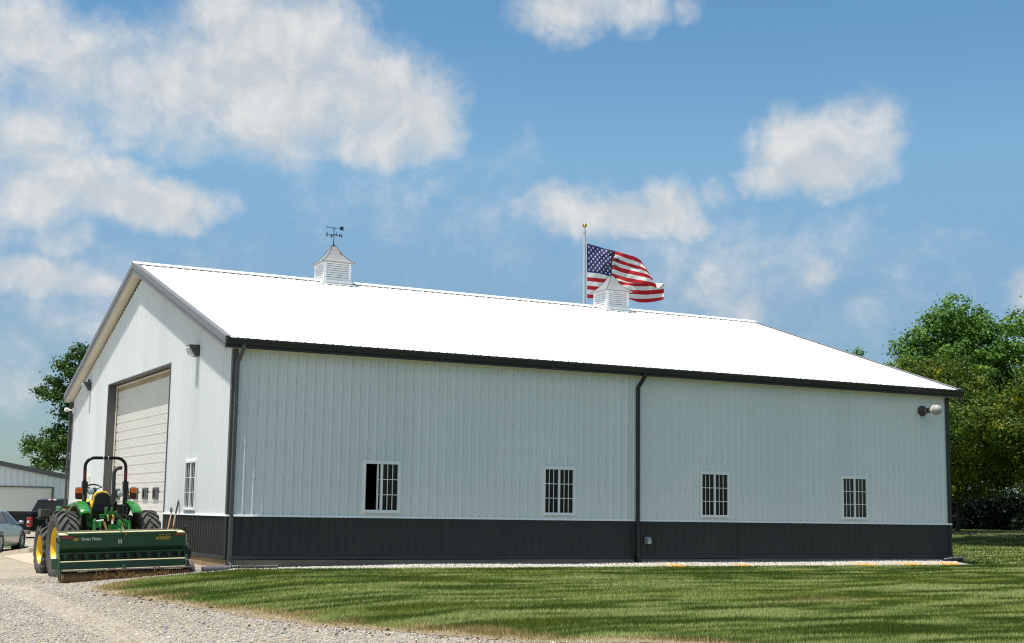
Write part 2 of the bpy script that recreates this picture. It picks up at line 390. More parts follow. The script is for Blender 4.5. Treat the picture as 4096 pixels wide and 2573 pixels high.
def blades(name, N, xr, yr, hmin, hmax, wd, dens_fall=True, seed=1):
    rg = np.random.default_rng(seed)
    x = rg.uniform(*xr, N); y = rg.uniform(*yr, N)
    ok, d = in_view(x, y)
    ex = np.where(y < -1.15, np.interp(y, EY, EX), 22.5)
    ok &= (x > ex - .05)
    if dens_fall: ok &= rg.random(N) < np.clip((19. / d) ** 1.6, .12, 1)
    x, y, d, ex = x[ok], y[ok], d[ok], ex[ok]
    de = np.where(y < -1.15, x - ex, 9.)
    # thin out in the dry margin
    cl = noise2(x * 1.6, y * 1.6, 5)
    keep = rg.random(len(x)) < np.clip((de - .35 * cl) * 2.0 + .12, 0.03, 1)
    x, y, d, de, cl = x[keep], y[keep], d[keep], de[keep], cl[keep]
    n = len(x)
    # mown streaks: mowing sheen and grass tone in the colour, long along the barn
    st = .20 * noise2(x * .17, y * 1.1 + .3 * np.sin(x * .5), 21) + .42 * noise2(x * .50 + 3, y * 2.4 + .4 * np.sin(x * .9), 22) + .38 * noise2(x * 1.3, y * 4.4, 23)
    st = np.clip((st - .5) * 3.0 + .50, 0, 1); yel = np.clip((noise2(x * .35, y * 1.1, 51) - .62) * 4, 0, 1)[:, None]
    fine = rg.random(n)
    dark = np.array([.066, .112, .017]); mid = np.array([.158, .222, .046]); lite = np.array([.37, .41, .16])
    t = np.clip(st * .80 + fine * .36 - .08, 0, 1)[:, None]
    c = np.where(t < .5, dark + (mid - dark) * t * 2, mid + (lite - mid) * (t - .5) * 2)
    c = c * (1 - .45 * yel) + np.array([.20, .235, .03]) * .45 * yel
    dry = np.clip(1 - (de - .02 - .85 * noise2(x * 1.3, y * 1.3, 31) ** 1.5) / .35, 0, 1) * (rg.random(n) < .72)
    patch = np.exp(-(((x - 6.96) / .9) ** 2 + ((y + 12.1) / .45) ** 2)) * .8 * (rg.random(n) < .75)
    dry = np.maximum(dry, patch)[:, None]
    straw = np.stack([.36 + .16 * fine, .27 + .12 * fine, .13 + .07 * fine], -1)
    c = c * (1 - dry) + straw * dry
    tuft = np.exp(-(((x + 2.6) / .35) ** 2 + ((y + 7.0) / .5) ** 2))[:, None]
    c = c * (1 - tuft) + np.array([.07, .19, .02]) * tuft
    h = rg.uniform(hmin, hmax, n) * (1 + .5 * dry[:, 0] * rg.random(n)) * np.clip(.45 + de * 1.3, .45, 1)
    az = rg.uniform(0, 2 * PI, n)
    lean = (rg.normal(0, .35, n)); sgn = np.where(st > .5, 1, -1)
    lx = np.cos(az) * lean * h + sgn * h * .28; ly = np.sin(az) * lean * h
    w = wd * rg.uniform(.7, 1.4, n) * np.clip(d / 22, .8, 1.6)
    px, py = np.cos(az + 1.3) * w / 2, np.sin(az + 1.3) * w / 2
    z = gv(x, y) + .004
    V = np.empty((n, 3, 3), np.float32)
    V[:, 0] = np.stack([x - px, y - py, z], -1); V[:, 1] = np.stack([x + px, y + py, z], -1)
    V[:, 2] = np.stack([x + lx, y + ly, z + h], -1)
    me = bpy.data.meshes.new(name)
    me.vertices.add(n * 3); me.vertices.foreach_set('co', V.ravel())
    me.loops.add(n * 3); me.loops.foreach_set('vertex_index', np.arange(n * 3, dtype=np.int32))
    me.polygons.add(n); me.polygons.foreach_set('loop_start', np.arange(0, n * 3, 3, dtype=np.int32))
    at = me.attributes.new('col', 'FLOAT_COLOR', 'POINT')
    cc = np.repeat(np.hstack([c, np.ones((n, 1))]), 3, axis=0).astype(np.float32)
    at.data.foreach_set('color', cc.ravel())
    me.materials.append(M_blade); me.update(calc_edges=True); me.validate()
    o = bpy.data.objects.new(name, me); COL.objects.link(o)
    return o, n
o, n1 = blades('lawn_grass', 2300000, (-4., 34.), (-19., -1.17), .035, .075, .0135, seed=3)
tag(o, 'mown lawn grass in light and dark streaks before the barn', 'grass', kind='stuff')
o, n2 = blades('side_grass', 520000, (22.6, 58.), (-1.14, 50.), .05, .09, .03, seed=4)
tag(o, 'mown grass beyond the far end of the barn', 'grass', kind='stuff')

# ------------------------------------------------------------------ loose stones (stuff)
def stones(name, x, y, z, r, c, seed=5, flat=.7):
    rg = np.random.default_rng(seed); n = len(x)
    base = np.array([(1, 0, 0), (-1, 0, 0), (0, 1, 0), (0, -1, 0), (0, 0, 1), (0, 0, -1)], float)
    tri = np.array([(0, 2, 4), (2, 1, 4), (1, 3, 4), (3, 0, 4), (2, 0, 5), (1, 2, 5), (3, 1, 5), (0, 3, 5)])
    a = rg.uniform(0, 2 * PI, n); P = base[None] * (1 + rg.uniform(-.3, .3, (n, 6, 1)))
    P = P * r[:, None, None] * np.stack([np.ones(n), rg.uniform(.6, 1, n), np.full(n, flat)], -1)[:, None]
    ca, sa = np.cos(a)[:, None], np.sin(a)[:, None]
    X = P[..., 0] * ca - P[..., 1] * sa + P[..., 2] * .3; Y = P[..., 0] * sa + P[..., 1] * ca; Z = P[..., 2] + P[..., 0] * .25
    V = np.stack([X + x[:, None], Y + y[:, None], Z + z[:, None]], -1).astype(np.float32)
    F = (tri[None] + (np.arange(n) * 6)[:, None, None]).reshape(-1, 3).astype(np.int32)
    me = bpy.data.meshes.new(name); me.vertices.add(n * 6); me.vertices.foreach_set('co', V.ravel())
    me.loops.add(F.size); me.loops.foreach_set('vertex_index', F.ravel())
    me.polygons.add(len(F)); me.polygons.foreach_set('loop_start', np.arange(0, F.size, 3, dtype=np.int32))
    at = me.attributes.new('col', 'FLOAT_COLOR', 'POINT')
    at.data.foreach_set('color', np.repeat(np.hstack([c, np.ones((n, 1))]), 6, axis=0).astype(np.float32).ravel())
    me.materials.append(M_stone); me.update(calc_edges=True); me.validate()
    o = bpy.data.objects.new(name, me); COL.objects.link(o); return o
def stone_cols(n, rg, pal):
    pal = np.array(pal); return pal[rg.integers(0, len(pal), n)] * rg.uniform(.75, 1.2, (n, 1))
rg = np.random.default_rng(40)
n = 150000; x = rg.uniform(-15, 0, n); y = rg.uniform(-19, 3, n); ok, d = in_view(x, y)
ok &= (x < np.interp(y, EY, EX) + .25 * rg.random(n)) | (y > -1.15); ok &= ~((x > -.05) & (y > -1.2)); x, y = x[ok], y[ok]
r = rg.uniform(.006, .017, len(x)) * (1 + (rg.random(len(x)) < .05) * 1.1)
tag(stones('gravel_stones', x, y, gv(x, y) + r * .2, r, stone_cols(len(x), rg, [(.50, .46, .40), (.42, .39, .35), (.34, .34, .345), (.54, .47, .36), (.27, .27, .285), (.56, .53, .48)])),
    'loose pale gravel covering the drive', 'gravel', kind='stuff')
# clods at the lawn edge
n = 260; y = rg.uniform(-16, -3, n); x = np.interp(y, EY, EX) + rg.normal(.0, .22, n); r = rg.uniform(.01, .03, n) * (1 + 1.0 * (rg.random(n) < .07))
tag(stones('soil_clods', x, y, gv(x, y) + r * .4, r, stone_cols(n, rg, [(.12, .08, .045), (.2, .15, .09), (.3, .26, .2)])), 'dark clods of soil along the ragged lawn edge', 'soil', kind='stuff')

# white stone border along the barn: a mounded strip and its stones
def border_z(x, y):
    t = np.clip(-y / 1.2, 0, 1); return (-.225 + .0036 * x - .012 * np.sin(x * .9) - .05 * np.exp(-(x + .2) ** 2 / 6.) + .02 * (noise2(x * 1.2, y * 2., 60) - .5)) * (1 - t) + (gv(x, y) + .01) * t
def strip(name, x0, x1, y0, y1, zf, material, nx=160, ny=8):
    V = []; F = []
    for j in range(ny + 1):
        for i in range(nx + 1):
            x = x0 + (x1 - x0) * i / nx; y = y0 + (y1 - y0) * j / ny
            V.append((x, y, float(zf(np.array(x), np.array(y)))))
    for j in range(ny):
        for i in range(nx):
            a = j * (nx + 1) + i; F.append((a, a + 1, a + nx + 2, a + nx + 1))
    me = bpy.data.meshes.new(name); me.from_pydata(V, [], F); me.materials.append(material); me.update()
    o = bpy.data.objects.new(name, me); COL.objects.link(o); tag(o, kind='structure'); return o
M_wstone = mat('white_stone', (.48, .46, .40), .9, c2=(.30, .28, .24), scale=26, amt=.4, bump=.9, bscale=40)
strip('stone_border', .2, 21.9, -1.18, .03, border_z, M_wstone)
n = 24000; x = rg.uniform(-.9, 22.3, n); y = -rg.uniform(0.01, 1., n) ** .85 * (1.12 + .26 * noise2(x * 1.5, x * 0, 77)) * np.clip((22.3 - x) / 1.2, .2, 1); r = rg.uniform(.014, .032, n)
c = stone_cols(n, rg, [(.60, .58, .52), (.52, .49, .43), (.68, .66, .61), (.46, .42, .34), (.38, .37, .35)])
for cx, sx in ((17.9, .28), (19.6, .3), (21.2, .55), (11.6, .25), (13.7, .2)):
    k = np.exp(-((x - cx) / sx) ** 2) * np.exp(-((y + 1.0) / .35) ** 2); k = (k > rg.random(n) * .9)[:, None]
    c = np.where(k, np.array([.78, .40, .06]), c)
keep = x > -.1
z = np.where((x > .2), border_z(np.maximum(x, .2), y), gv(x, y))
z = np.where(y < -1.2, gv(x, y) + .01, z)
keep &= rg.random(n) < np.where(x < 1.6, .55, 1)
tag(stones('border_stones', x[keep], y[keep], z[keep] + r[keep] * .25, r[keep], c[keep]), 'white landscaping stones with orange paint marks along the barn foot', 'stones', kind='stuff')

# concrete apron and far road
mb = MB(); P = [(-2.81, 6.0), (-2.62, 12), (-2.45, 16.6), (-1.15, 18.1), (-.02, 18.1), (-.02, 6.0)]
mb.add([(a, b, g(a, b) + .02) for a, b in P] + [(a, b, g(a, b) - .1) for a, b in P], [tuple(range(6))] + [(i, (i + 1) % 6, 6 + (i + 1) % 6, 6 + i) for i in range(6)])
tag(mb.build('concrete_apron', M_conc), kind='structure')
RA, RB = Vector((58., 58.)), Vector((40., -2.))     # far road, running past the end of the lawn
def road_pts(off0, off1, zo):
    V = []; F = []; d = (RB - RA).normalized(); nn = Vector((-d.y, d.x))
    for i in range(41):
        c_ = RA + (RB - RA) * (i / 40 * 1.6 - .3)
        for q in (off0, off1):
            p = c_ + nn * q; V.append((p.x, p.y, g(p.x, p.y) + zo))
    for i in range(40): F.append((2 * i, 2 * i + 1, 2 * i + 3, 2 * i + 2))
    return V, F

# ------------------------------------------------------------------ the barn
L_, W_ = 22.08, 19.53
ZW, ZS, ZE, ZR, OG, OE = .8965, 4.69, 4.91, 8.13, .28, .28
YM = W_ / 2
SL = (ZR - ZE) / (YM + OE)
def zroof(y):
    return ZE + (min(y, W_ - y) + OE) * SL
def zsof(y):
    return ZS + min(y, W_ - y) * (7.742 - 4.694) / 9.916
barn = thing('pole_barn', 'white ribbed steel pole barn with charcoal wainscot and white roof', 'barn', (0, 0, 0))

def profile(u0, u1, ph, step=.2286):
    out = []; k = math.floor((u0 - ph) / step) - 1
    while ph + k * step < u1 + step:
        c = ph + k * step
        out += [(c - .034, 0), (c - .013, .025), (c + .013, .025), (c + .034, 0)]
        for q in (.0762, .1524): out += [(c + q - .012, 0), (c + q, .004), (c + q + .012, 0)]
        k += 1
    def at(u):
        for a, b in zip(out, out[1:]):
            if a[0] <= u <= b[0]: return a[1] + (b[1] - a[1]) * (u - a[0]) / (b[0] - a[0] + 1e-9)
        return 0
    return [(u0, at(u0))] + [p for p in out if u0 < p[0] < u1] + [(u1, at(u1))]
def sheet(mb, u0, u1, z0, z1, ph=.12):
    f0 = z0 if callable(z0) else (lambda u: z0); f1 = z1 if callable(z1) else (lambda u: z1)
    P = profile(u0, u1, ph); V = []; F = []
    for u, o in P: V += [(u, o, f0(u)), (u, o, f1(u))]
    for i in range(len(P) - 1): F.append((2 * i, 2 * i + 2, 2 * i + 3, 2 * i + 1))
    mb.add(V, F)
def screws(mb, u0, u1, rows, ph, zmax=None, skip=()):
    k = math.ceil((u0 + .05 - ph) / .2286)
    while ph + k * .2286 < u1 - .03:
        u = ph + k * .2286 + .045
        for z in rows:
            if zmax and z > zmax(u) - .1: continue
            if any(a < u < b and c < z < d for a, b, c, d in skip): continue
            mb.box(u - .007, u + .007, .002, .012, z - .007, z + .007)
        k += 1
TL = lambda u, o, z: (u, -o, z)            # long wall: faces -y
TG = lambda u, o, z: (-o, u, z)            # door gable: faces -x
WZ0, WZ1 = .985, 2.222
WL = [(3.25, 4.195), (8.13, 9.065), (12.97, 13.93), (17.88, 18.85)]
WG = (2.70, 3.73)
DY0, DY1, DZ = 5.83, 13.62, 4.848
NROW = [1.05, 1.74, 2.50, 3.25, 4.00, 4.55]
mb = MB(TL); a = 0.
for w0, w1 in WL + [(L_, L_)]:
    sheet(mb, a, w0, ZW, ZS)
    if w1 > w0: sheet(mb, w0, w1, WZ1, ZS); sheet(mb, w0, w1, ZW, WZ0)
    a = w1
mb.k = 1; screws(mb, 0, L_, [.955, 1.74, 2.50, 3.25, 4.00, 4.50], .12, skip=[(a - .05, b + .05, .93, 2.3) for a, b in WL])
for w0, w1 in WL:
    for i in range(4): u = w0 + .12 + i * .2286; mb.box(u - .009, u + .009, .002, .012, WZ1 + .05, WZ1 + .068)
mb.build('side_wall', [M_white, M_screw], barn)
mb = MB(TG)
sheet(mb, 0, WG[0], ZW, zsof); sheet(mb, WG[0], WG[1], WZ1, zsof); sheet(mb, WG[0], WG[1], ZW, WZ0)
sheet(mb, WG[1], DY0, ZW, zsof); sheet(mb, DY0, DY1, DZ, zsof); sheet(mb, DY1, YM * 2, ZW, zsof)
mb.k = 1; screws(mb, 0, W_, [.955, 1.74, 2.50, 3.25, 4.00, 4.75, 5.5, 6.2, 6.9], .12, zsof, skip=[(WG[0] - .05, WG[1] + .05, .93, 2.3), (DY0 - .1, DY1 + .1, 0, DZ + .02), (15.7, 16.8, 0, 2.1)])
mb.build('gable_wall', [M_white, M_screw], barn)
mb = MB(TL); sheet(mb, 0, L_, 0, ZW - .004); mb.build_split('wainscot', M_char, barn, )
mb = MB(TG); sheet(mb, 0, DY0, 0, ZW - .004); sheet(mb, DY1, W_, 0, ZW - .004); mb.build_split('wainscot', M_char, barn)
# far walls, floor
mb = MB(); mb.quad((L_, 0, -.2), (L_, W_, -.2), (L_, W_, ZS), (L_, YM, 7.7), (L_, 0, ZS)); mb.quad((0, W_, -.2), (L_, W_, -.2), (L_, W_, ZS), (0, W_, ZS))
mb.build('rear_wall', M_white, barn)
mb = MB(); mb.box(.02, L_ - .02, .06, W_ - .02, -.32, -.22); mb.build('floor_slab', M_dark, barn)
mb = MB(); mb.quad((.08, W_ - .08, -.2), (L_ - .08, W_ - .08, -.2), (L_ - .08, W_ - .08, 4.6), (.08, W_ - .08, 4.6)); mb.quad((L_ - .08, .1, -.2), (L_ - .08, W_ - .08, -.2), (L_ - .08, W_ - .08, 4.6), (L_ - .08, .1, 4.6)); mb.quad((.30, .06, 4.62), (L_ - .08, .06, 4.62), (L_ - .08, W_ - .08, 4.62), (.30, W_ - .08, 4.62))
mb.build('darkening_liner', M_dark, barn)  # dark liner added so the interior stays black behind the panes
# waist flashing
mb = MB(TL); mb.prism([(.0, ZW - .012), (.036, ZW - .012), (.036, ZW + .004), (.024, ZW + .028), (0, ZW + .03)], 'x', -.036, L_ + .036) if False else None
def flash(T, u0, u1):
    m = MB(T); m.hexa([(u0, .001, ZW - .014), (u1, .001, ZW - .014), (u0, .038, ZW - .016), (u1, .038, ZW - .016), (u0, .001, ZW + .030), (u1, .001, ZW + .030), (u0, .026, ZW + .028), (u1, .026, ZW + .028)])
    m.build('waist_flashing', M_vinyl, barn)
flash(TL, -.036, L_ + .04); flash(TG, 0.0, DY0 - .01); flash(TG, DY1 + .06, W_)
# rat guard and timber skirt
mb = MB(TL); mb.hexa([(-.03, 0, -.075), (L_ + .03, 0, -.075), (-.03, .045, -.08), (L_ + .03, .045, -.08), (-.03, 0, 0), (L_ + .03, 0, 0), (-.03, .032, 0), (L_ + .03, .032, 0)])
mb.build_split('base_trim', M_char, barn)
mb = MB(TG); mb.hexa([(0, 0, -.075), (DY0, 0, -.075), (0, .045, -.08), (DY0, .045, -.08), (0, 0, 0), (DY0, 0, 0), (0, .032, 0), (DY0, .032, 0)])
mb.hexa([(DY1, 0, -.075), (W_, 0, -.075), (DY1, .045, -.08), (W_, .045, -.08), (DY1, 0, 0), (W_, 0, 0), (DY1, .032, 0), (W_, .032, 0)])
mb.build_split('base_trim', M_char, barn)
mb = MB(); xs = [.0, .42, 2.7, 7.1, 9.55, 12.7, 14.2, 17.6, 20.2, L_]
for i in range(len(xs) - 1):
    mb.box(xs[i] + .004, xs[i + 1] - .004, -.012 + .004 * (i % 2), .03, -.30, -.088 - .004 * (i % 3))
mb.build_split('timber_skirt', M_wood, barn, bev=.004)
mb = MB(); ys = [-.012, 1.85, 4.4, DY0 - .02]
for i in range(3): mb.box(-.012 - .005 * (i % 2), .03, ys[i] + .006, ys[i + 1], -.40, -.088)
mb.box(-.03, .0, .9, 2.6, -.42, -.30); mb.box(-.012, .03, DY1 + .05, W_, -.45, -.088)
mb.build_split('timber_skirt', M_woodlit, barn, bev=.004)
# corner trims
mb = MB()
mb.box(-.034, -.001, -.029, .085, ZW + .034, ZS); mb.box(-.001, .10, -.029, -.026, ZW + .034, ZS - .002)
mb.build('corner_trim', M_trim, barn)
mb = MB(); mb.box(-.024, -.001, -.024, .06, .004, ZW - .02); mb.box(-.001, .09, -.024, -.021, .004, ZW - .02); mb.build('corner_trim', M_char, barn)
mb = MB(); mb.box(L_ - .12, L_ + .03, -.03, -.021, ZW + .034, ZS - .002); mb.box(L_, L_ + .03, -.021, .11, ZW + .034, ZS)
mb.build('corner_trim', M_char, barn)
mb = MB(); mb.box(L_ - .10, L_ + .025, -.024, -.021, .004, ZW - .02); mb.box(L_, L_ + .025, -.021, .09, .004, ZW - .02); mb.build('corner_trim', M_char, barn)
mb = MB(); mb.box(-.03, -.001, W_ - .09, W_ + .04, -.08, ZS + .04); mb.build('corner_trim', M_trim, barn)
mb = MB(); mb.tube([(-.08, W_ + .10, ZS), (-.08, W_ + .10, -.3)], .05, 4); mb.build('downspout', M_trim, barn)
# roof: ribbed sheets on both slopes
roof = None
for sgn in (1, -1):
    mb = MB(); P = profile(-OG, L_ + OG, .0); V = []; F = []
    y0, y1 = (-OE, YM) if sgn == 1 else (W_ + OE, YM)
    nz = Vector((0, -SL * sgn, 1)).normalized()
    for u, o in P:
        for (y, z) in ((y0, ZE), (y1, ZR)): V.append((u, y + nz.y * o * .8, z + nz.z * o * .8))
    for i in range(len(P) - 1): F.append((2 * i, 2 * i + 2, 2 * i + 3, 2 * i + 1))
    mb.add(V, F)
    if sgn == 1:
        mb.k = 1; k = 0
        while k * .2286 < L_:
            for t in [.03 + .0605 * j for j in range(16)]:
                y = y0 + (y1 - y0) * t; z = ZE + (ZR - ZE) * t; u = k * .2286 + .045
                mb.box(u - .007, u + .007, y - .007, y + .007, z - .001, z + .012)
            k += 1
    o = mb.build('roof', [M_roof, M_galv], barn)
    if sgn == 1: roof = o
# ridge cap in pieces that leave room for the cupolas
CX = (5.905, 16.18); CH = .46
mb = MB(); pr = [(-OG - .03, CX[0] - CH + .02), (CX[0] + CH - .02, CX[1] - CH + .02), (CX[1] + CH - .02, L_ + OG + .03)]
for a, b in pr:
    c_ = [(YM - .20, ZR - .20 * SL + .030), (YM - .20, ZR - .20 * SL + .048), (YM - .045, ZR + .045), (YM, ZR + .075), (YM + .045, ZR + .045), (YM + .20, ZR - .20 * SL + .048), (YM + .20, ZR - .20 * SL + .030), (YM, ZR + .055)]
    mb.prism(c_, 'x', a, b)
mb.build('ridge_cap', M_roof, roof)
# rake trims, gable soffits
def rake(x, s, name='rake_trim'):
    m = MB()
    for side in (0, 1):
        Y = (lambda y: y) if side == 0 else (lambda y: W_ - y)
        def bar(xa, xb, d0, d1, e=0):
            P = []
            for (yy, dz) in ((-OE - .012, 0), (YM, 0)):
                for xx in (xa, xb):
                    P += [(xx, Y(yy), zroof(yy) + d0), (xx, Y(yy), zroof(yy) + d1)]
            m.add(P, [(0, 1, 3, 2), (4, 6, 7, 5), (0, 4, 5, 1), (2, 3, 7, 6), (0, 2, 6, 4), (1, 5, 7, 3)])
        bar(x, x + s * .125, .026, .040)                     # top leg on the roof
        bar(x - s * .012, x, -.135, .040)                    # face
        bar(x, x + s * .03, -.165, -.120)                    # shadow step
        bar(x + s * .004, x + s * .016, -.265, -.165)        # lower fascia
    return m.build(name, M_rake, barn)
rake(-OG - .012, 1); rake(L_ + OG + .012, -1)
M_sof = M_cream
mb = MB()
for side in (0, 1):
    Y = (lambda y: y) if side == 0 else (lambda y: W_ - y)
    n = 72; dy = (YM + OE) / n
    for i in range(n):
        ya, yb = -OE + i * dy + .010, -OE + (i + 1) * dy
        za, zb = zroof(ya) - .235, zroof(yb) - .235
        mb.hexa([(-OG, Y(ya), za), (-.0, Y(ya), za), (-OG, Y(yb), zb), (-.0, Y(yb), zb), (-OG, Y(ya), za + .012), (-.0, Y(ya), za + .012), (-OG, Y(yb), zb + .012), (-.0, Y(yb), zb + .012)])
    mb.hexa([(-OG, Y(-OE), zroof(-OE) - .22), (.05, Y(-OE), zroof(-OE) - .22), (-OG, Y(YM), ZR - .22), (.05, Y(YM), ZR - .22), (-OG, Y(-OE), zroof(-OE) - .21), (.05, Y(-OE), zroof(-OE) - .21), (-OG, Y(YM), ZR - .21), (.05, Y(YM), ZR - .21)])
mb.build('gable_soffit', M_sof, barn)
mb = MB()
n = 90; dx = (L_ + 2 * OG) / n
for i in range(n): mb.box(-OG + i * dx + .010, -OG + (i + 1) * dx, -OE + .012, .03, ZS + .002, ZS + .014)
mb.box(-OG, L_ + OG, -OE + .012, .03, ZS + .014, ZS + .03)
mb.box(0.12, L_ - .12, -.045, -.022, ZS - .022, ZS + .001)
mb.build('eave_soffit', M_sof, barn)
mb = MB(); mb.box(-OG - .02, L_ + OG + .02, -OE - .004, -OE + .012, ZS - .012, ZE - .03); mb.box(-OG - .02, L_ + OG + .02, W_ + OE - .012, W_ + OE + .004, ZS - .012, ZE - .03)
mb.build_split('fascia', M_gut, barn)
mb = MB(); G0 = -OE - .006
gp_ = [(G0, ZE - .155), (G0 - .075, ZE - .155), (G0 - .085, ZE - .10), (G0 - .120, ZE - .055), (G0 - .120, ZE - .018), (G0 - .128, ZE - .010), (G0 - .105, ZE - .010), (G0 - .105, ZE - .05), (G0 - .07, ZE - .10), (G0 - .065, ZE - .14), (G0 - .015, ZE - .14), (G0 - .015, ZE - .02), (G0, ZE - .02)]
mb.prism(gp_, 'x', -OG - .004, L_ + OG + .03)
for xx in (-OG - .012, L_ + OG + .03): mb.prism([(G0, ZE - .155), (G0 - .075, ZE - .155), (G0 - .085, ZE - .10), (G0 - .120, ZE - .055), (G0 - .120, ZE - .012), (G0, ZE - .012)], 'x', xx, xx + .008)
mb.build('gutter', M_gut, barn)
# downspouts
def spout(x, xt, zb, name='downspout'):
    m = MB()
    m.tube([(xt, -OE - .05, ZE - .15), (xt, -OE - .05, ZS - .02), (xt - .01, -OE - .035, ZS - .06), (x + .03, -.155, ZS - .24), (x, -.135, ZS - .30), (x, -.125, ZS - .36), (x, -.125, zb)], .056, 4, sq=True)
    for z in (3.35, .02):
        m.box(x - .048, x + .048, -.172, -.078, z, z + .03); m.box(x - .012, x + .012, -.08, -.026, z, z + .02)
    return m
m = spout(.055, .12, -.14); m.box(.012, .10, -.172, -.078, -.03, .015); m.build('downspout', M_trim, barn)
m = spout(10.91, 10.99, -.10); o = m.build('downspout', M_char, barn)
mb = MB(); mb.box(10.86, 10.965, -.19, -.06, -.13, -.03); mb.hexa([(10.86, -.30, -.235), (10.99, -.30, -.235), (10.86, -.03, -.2), (10.99, -.03, -.2), (10.86, -.18, -.13), (10.985, -.18, -.13), (10.86, -.03, -.11), (10.985, -.03, -.11)])
mb.build('spout_boot', M_black, o)

# windows
def window(T, u0, u1, opened=False, curtain=False, refl=0):
    m = MB(T); z0, z1 = WZ0, WZ1
    m.box(u0 - .018, u0 + .012, -.03, .034, z0, z1 + .016); m.box(u1 - .012, u1 + .018, -.03, .034, z0, z1 + .016)
    m.box(u0 + .012, u1 - .012, -.03, .034, z1 - .010, z1 + .016); m.box(u0 + .012, u1 - .012, -.03, .034, z0, z0 + .012)
    fr = m.build('window', M_vinyl, barn)
    m = MB(T); a, b, c, d = u0 + .013, u1 - .013, z0 + .013, z1 - .011
    m.box(a, a + .045, -.04, .046, c, d); m.box(b - .045, b, -.04, .046, c, d)
    m.box(a + .046, b - .046, -.04, .046, d - .05, d); m.box(a + .046, b - .046, -.04, .046, c + .028, c + .075)
    m.box(a + .0, b - .0, .047, .056, c + .004, c + .030)
    for q in (a + .10, b - .13): m.box(q, q + .035, .047, .049, c + .032, c + .040)
    mid = (a + b) / 2
    m.box(mid - .026, mid + .026, -.02, .036, c + .076, d - .051)
    m.build('window_frame', M_vinyl, fr, bev=.003)
    lo, hi = c + .076, d - .051
    panes = [(mid + .027, b - .046)] + ([] if opened else [(a + .046, mid - .027)])
    g_ = MB(T); mu = MB(T)
    for p0, p1 in panes:
        g_.box(p0 - .005, p1 + .005, -.006, -.002, lo, hi)
        wp = (p1 - p0) / 3
        for i in (1, 2): mu.box(p0 + i * wp - .008, p0 + i * wp + .008, .000, .010, lo, hi)
        for i in (1, 2): z = lo + (hi - lo) * i / 3; mu.box(p0, p1, .0105, .0125, z - .008, z + .008)
    if opened:
        q0, q1 = mid - .085, mid - .06
        mu.box(q0, q1, -.05, -.03, lo, hi); mu.box(q0 - .012, q0 - .003, -.06, -.045, lo, hi)
        for i in (1, 2): z = lo + (hi - lo) * i / 3; mu.box(q1, mid - .02, -.05, -.04, z - .008, z + .008)
        for i in range(3): q = mid + .027 + (i + .42) * (b - .046 - mid - .027) / 3; mu.box(q, q + .018, -.06, -.05, lo, hi)
    g_.build('pane', M_glass, fr); mu.build('muntins', M_vinyl, fr)
    if curtain:
        m = MB(T); P = []
        for i in range(61):
            u = a + .0 + (b - a) * i / 60; P.append((u, -.16 + .022 * math.sin(i * 1.1) + .012 * math.sin(i * 2.3)))
        if opened: P = [p for p in P if p[0] > mid + .0]
        V = []; F = []
        for u, o_ in P: V += [(u, o_, lo - .02), (u, o_, hi + .02)]
        for i in range(len(P) - 1): F.append((2 * i, 2 * i + 2, 2 * i + 3, 2 * i + 1))
        m.add(V, F); m.build('curtain', M_cloth, fr)
    return fr
window(TL, *WL[0], opened=True, curtain=True)['label'] = 'half open window with pale curtain in its right pane'
for w in WL[1:]: window(TL, *w)
window(TG, *WG, curtain=True)['label'] = 'window with pale screens on the door gable'

# overhead door
mb = MB(); zb = -.42
prof = []; z = zb
X0 = .27
k = 0
while z < DZ - .15:
    s_ = .268
    prof += [(X0 + .022, z), (X0 + .022, z + .036), (X0, z + .05)]
    for q in (.085, .12, .155, .19, .225): prof += [(X0, z + q), (X0 + .006, z + q + .003), (X0 + .006, z + q + .006), (X0, z + q + .009)]
    prof += [(X0, z + s_ - .001)]
    z += s_; k += 1
prof = [p for p in prof if p[1] < DZ - .03]
V = []; F = []
for x, zz in prof: V += [(x, DY0 + .02, zz), (x, DY1 - .02, zz)]
for i in range(len(prof) - 1): F.append((2 * i, 2 * i + 1, 2 * i + 3, 2 * i + 2))
mb.add(V, F); dr = mb.build('overhead_door', M_door, barn, recalc=False)
mb = MB(); mb.box(X0 - .05, X0 - .02, DY0 + .02, DY1 - .10, DZ - .075, DZ - .035); mb.box(X0 - .045, X0 - .02, DY1 - .10, DY1 - .012, zb, DZ - .035)
mb.build('weather_seal', M_cream, dr)
mb = MB(); mb.box(X0 - .004, X0 - .001, DY0 + .02, DY1 - .1, DZ - .22, DZ - .08)
for q in (DZ - .26, DZ - .53, DZ - 1.06, DZ - 1.32, DZ - 1.86, DZ - 2.4, DZ - 2.9, DZ - 3.4): mb.box(X0 - .006, X0 - .001, DY1 - .16, DY1 - .10, q, q + .06)
mb.build('rust_band', M_rust, dr)
for y0, y1 in ((7.62, 8.24), (8.86, 9.48), (10.08, 10.70), (11.3, 11.92), (12.5, 13.1)):
    mb = MB(); y1 = y0 + .60
    for a, b, c, d in ((y0, y0 + .07, 1.27, 1.60), (y1 - .07, y1, 1.27, 1.60), (y0 + .07, y1 - .07, 1.27, 1.325), (y0 + .07, y1 - .07, 1.545, 1.60)): mb.box(X0 - .035, X0 + .01, a, b, c, d)
    for a in (y0 - .02, y1 - .02):
        for c in (1.30, 1.54): mb.box(X0 - .03, X0 - .005, a, a + .04, c, c + .03)
    o = mb.build('door_window', M_trim, dr); mb = MB(); mb.box(X0 - .012, X0 - .008, y0 + .07, y1 - .07, 1.325, 1.545); mb.build('pane', M_glassd, o)
mb = MB(); mb.box(0, X0 + .05, DY1, DY1 + .05, -.42, DZ + .0); mb.box(0, X0 + .05, DY0 - .05, DY0, -.42, DZ); mb.box(0, X0 + .05, DY0 - .05, DY1 + .05, DZ + .001, DZ + .05)
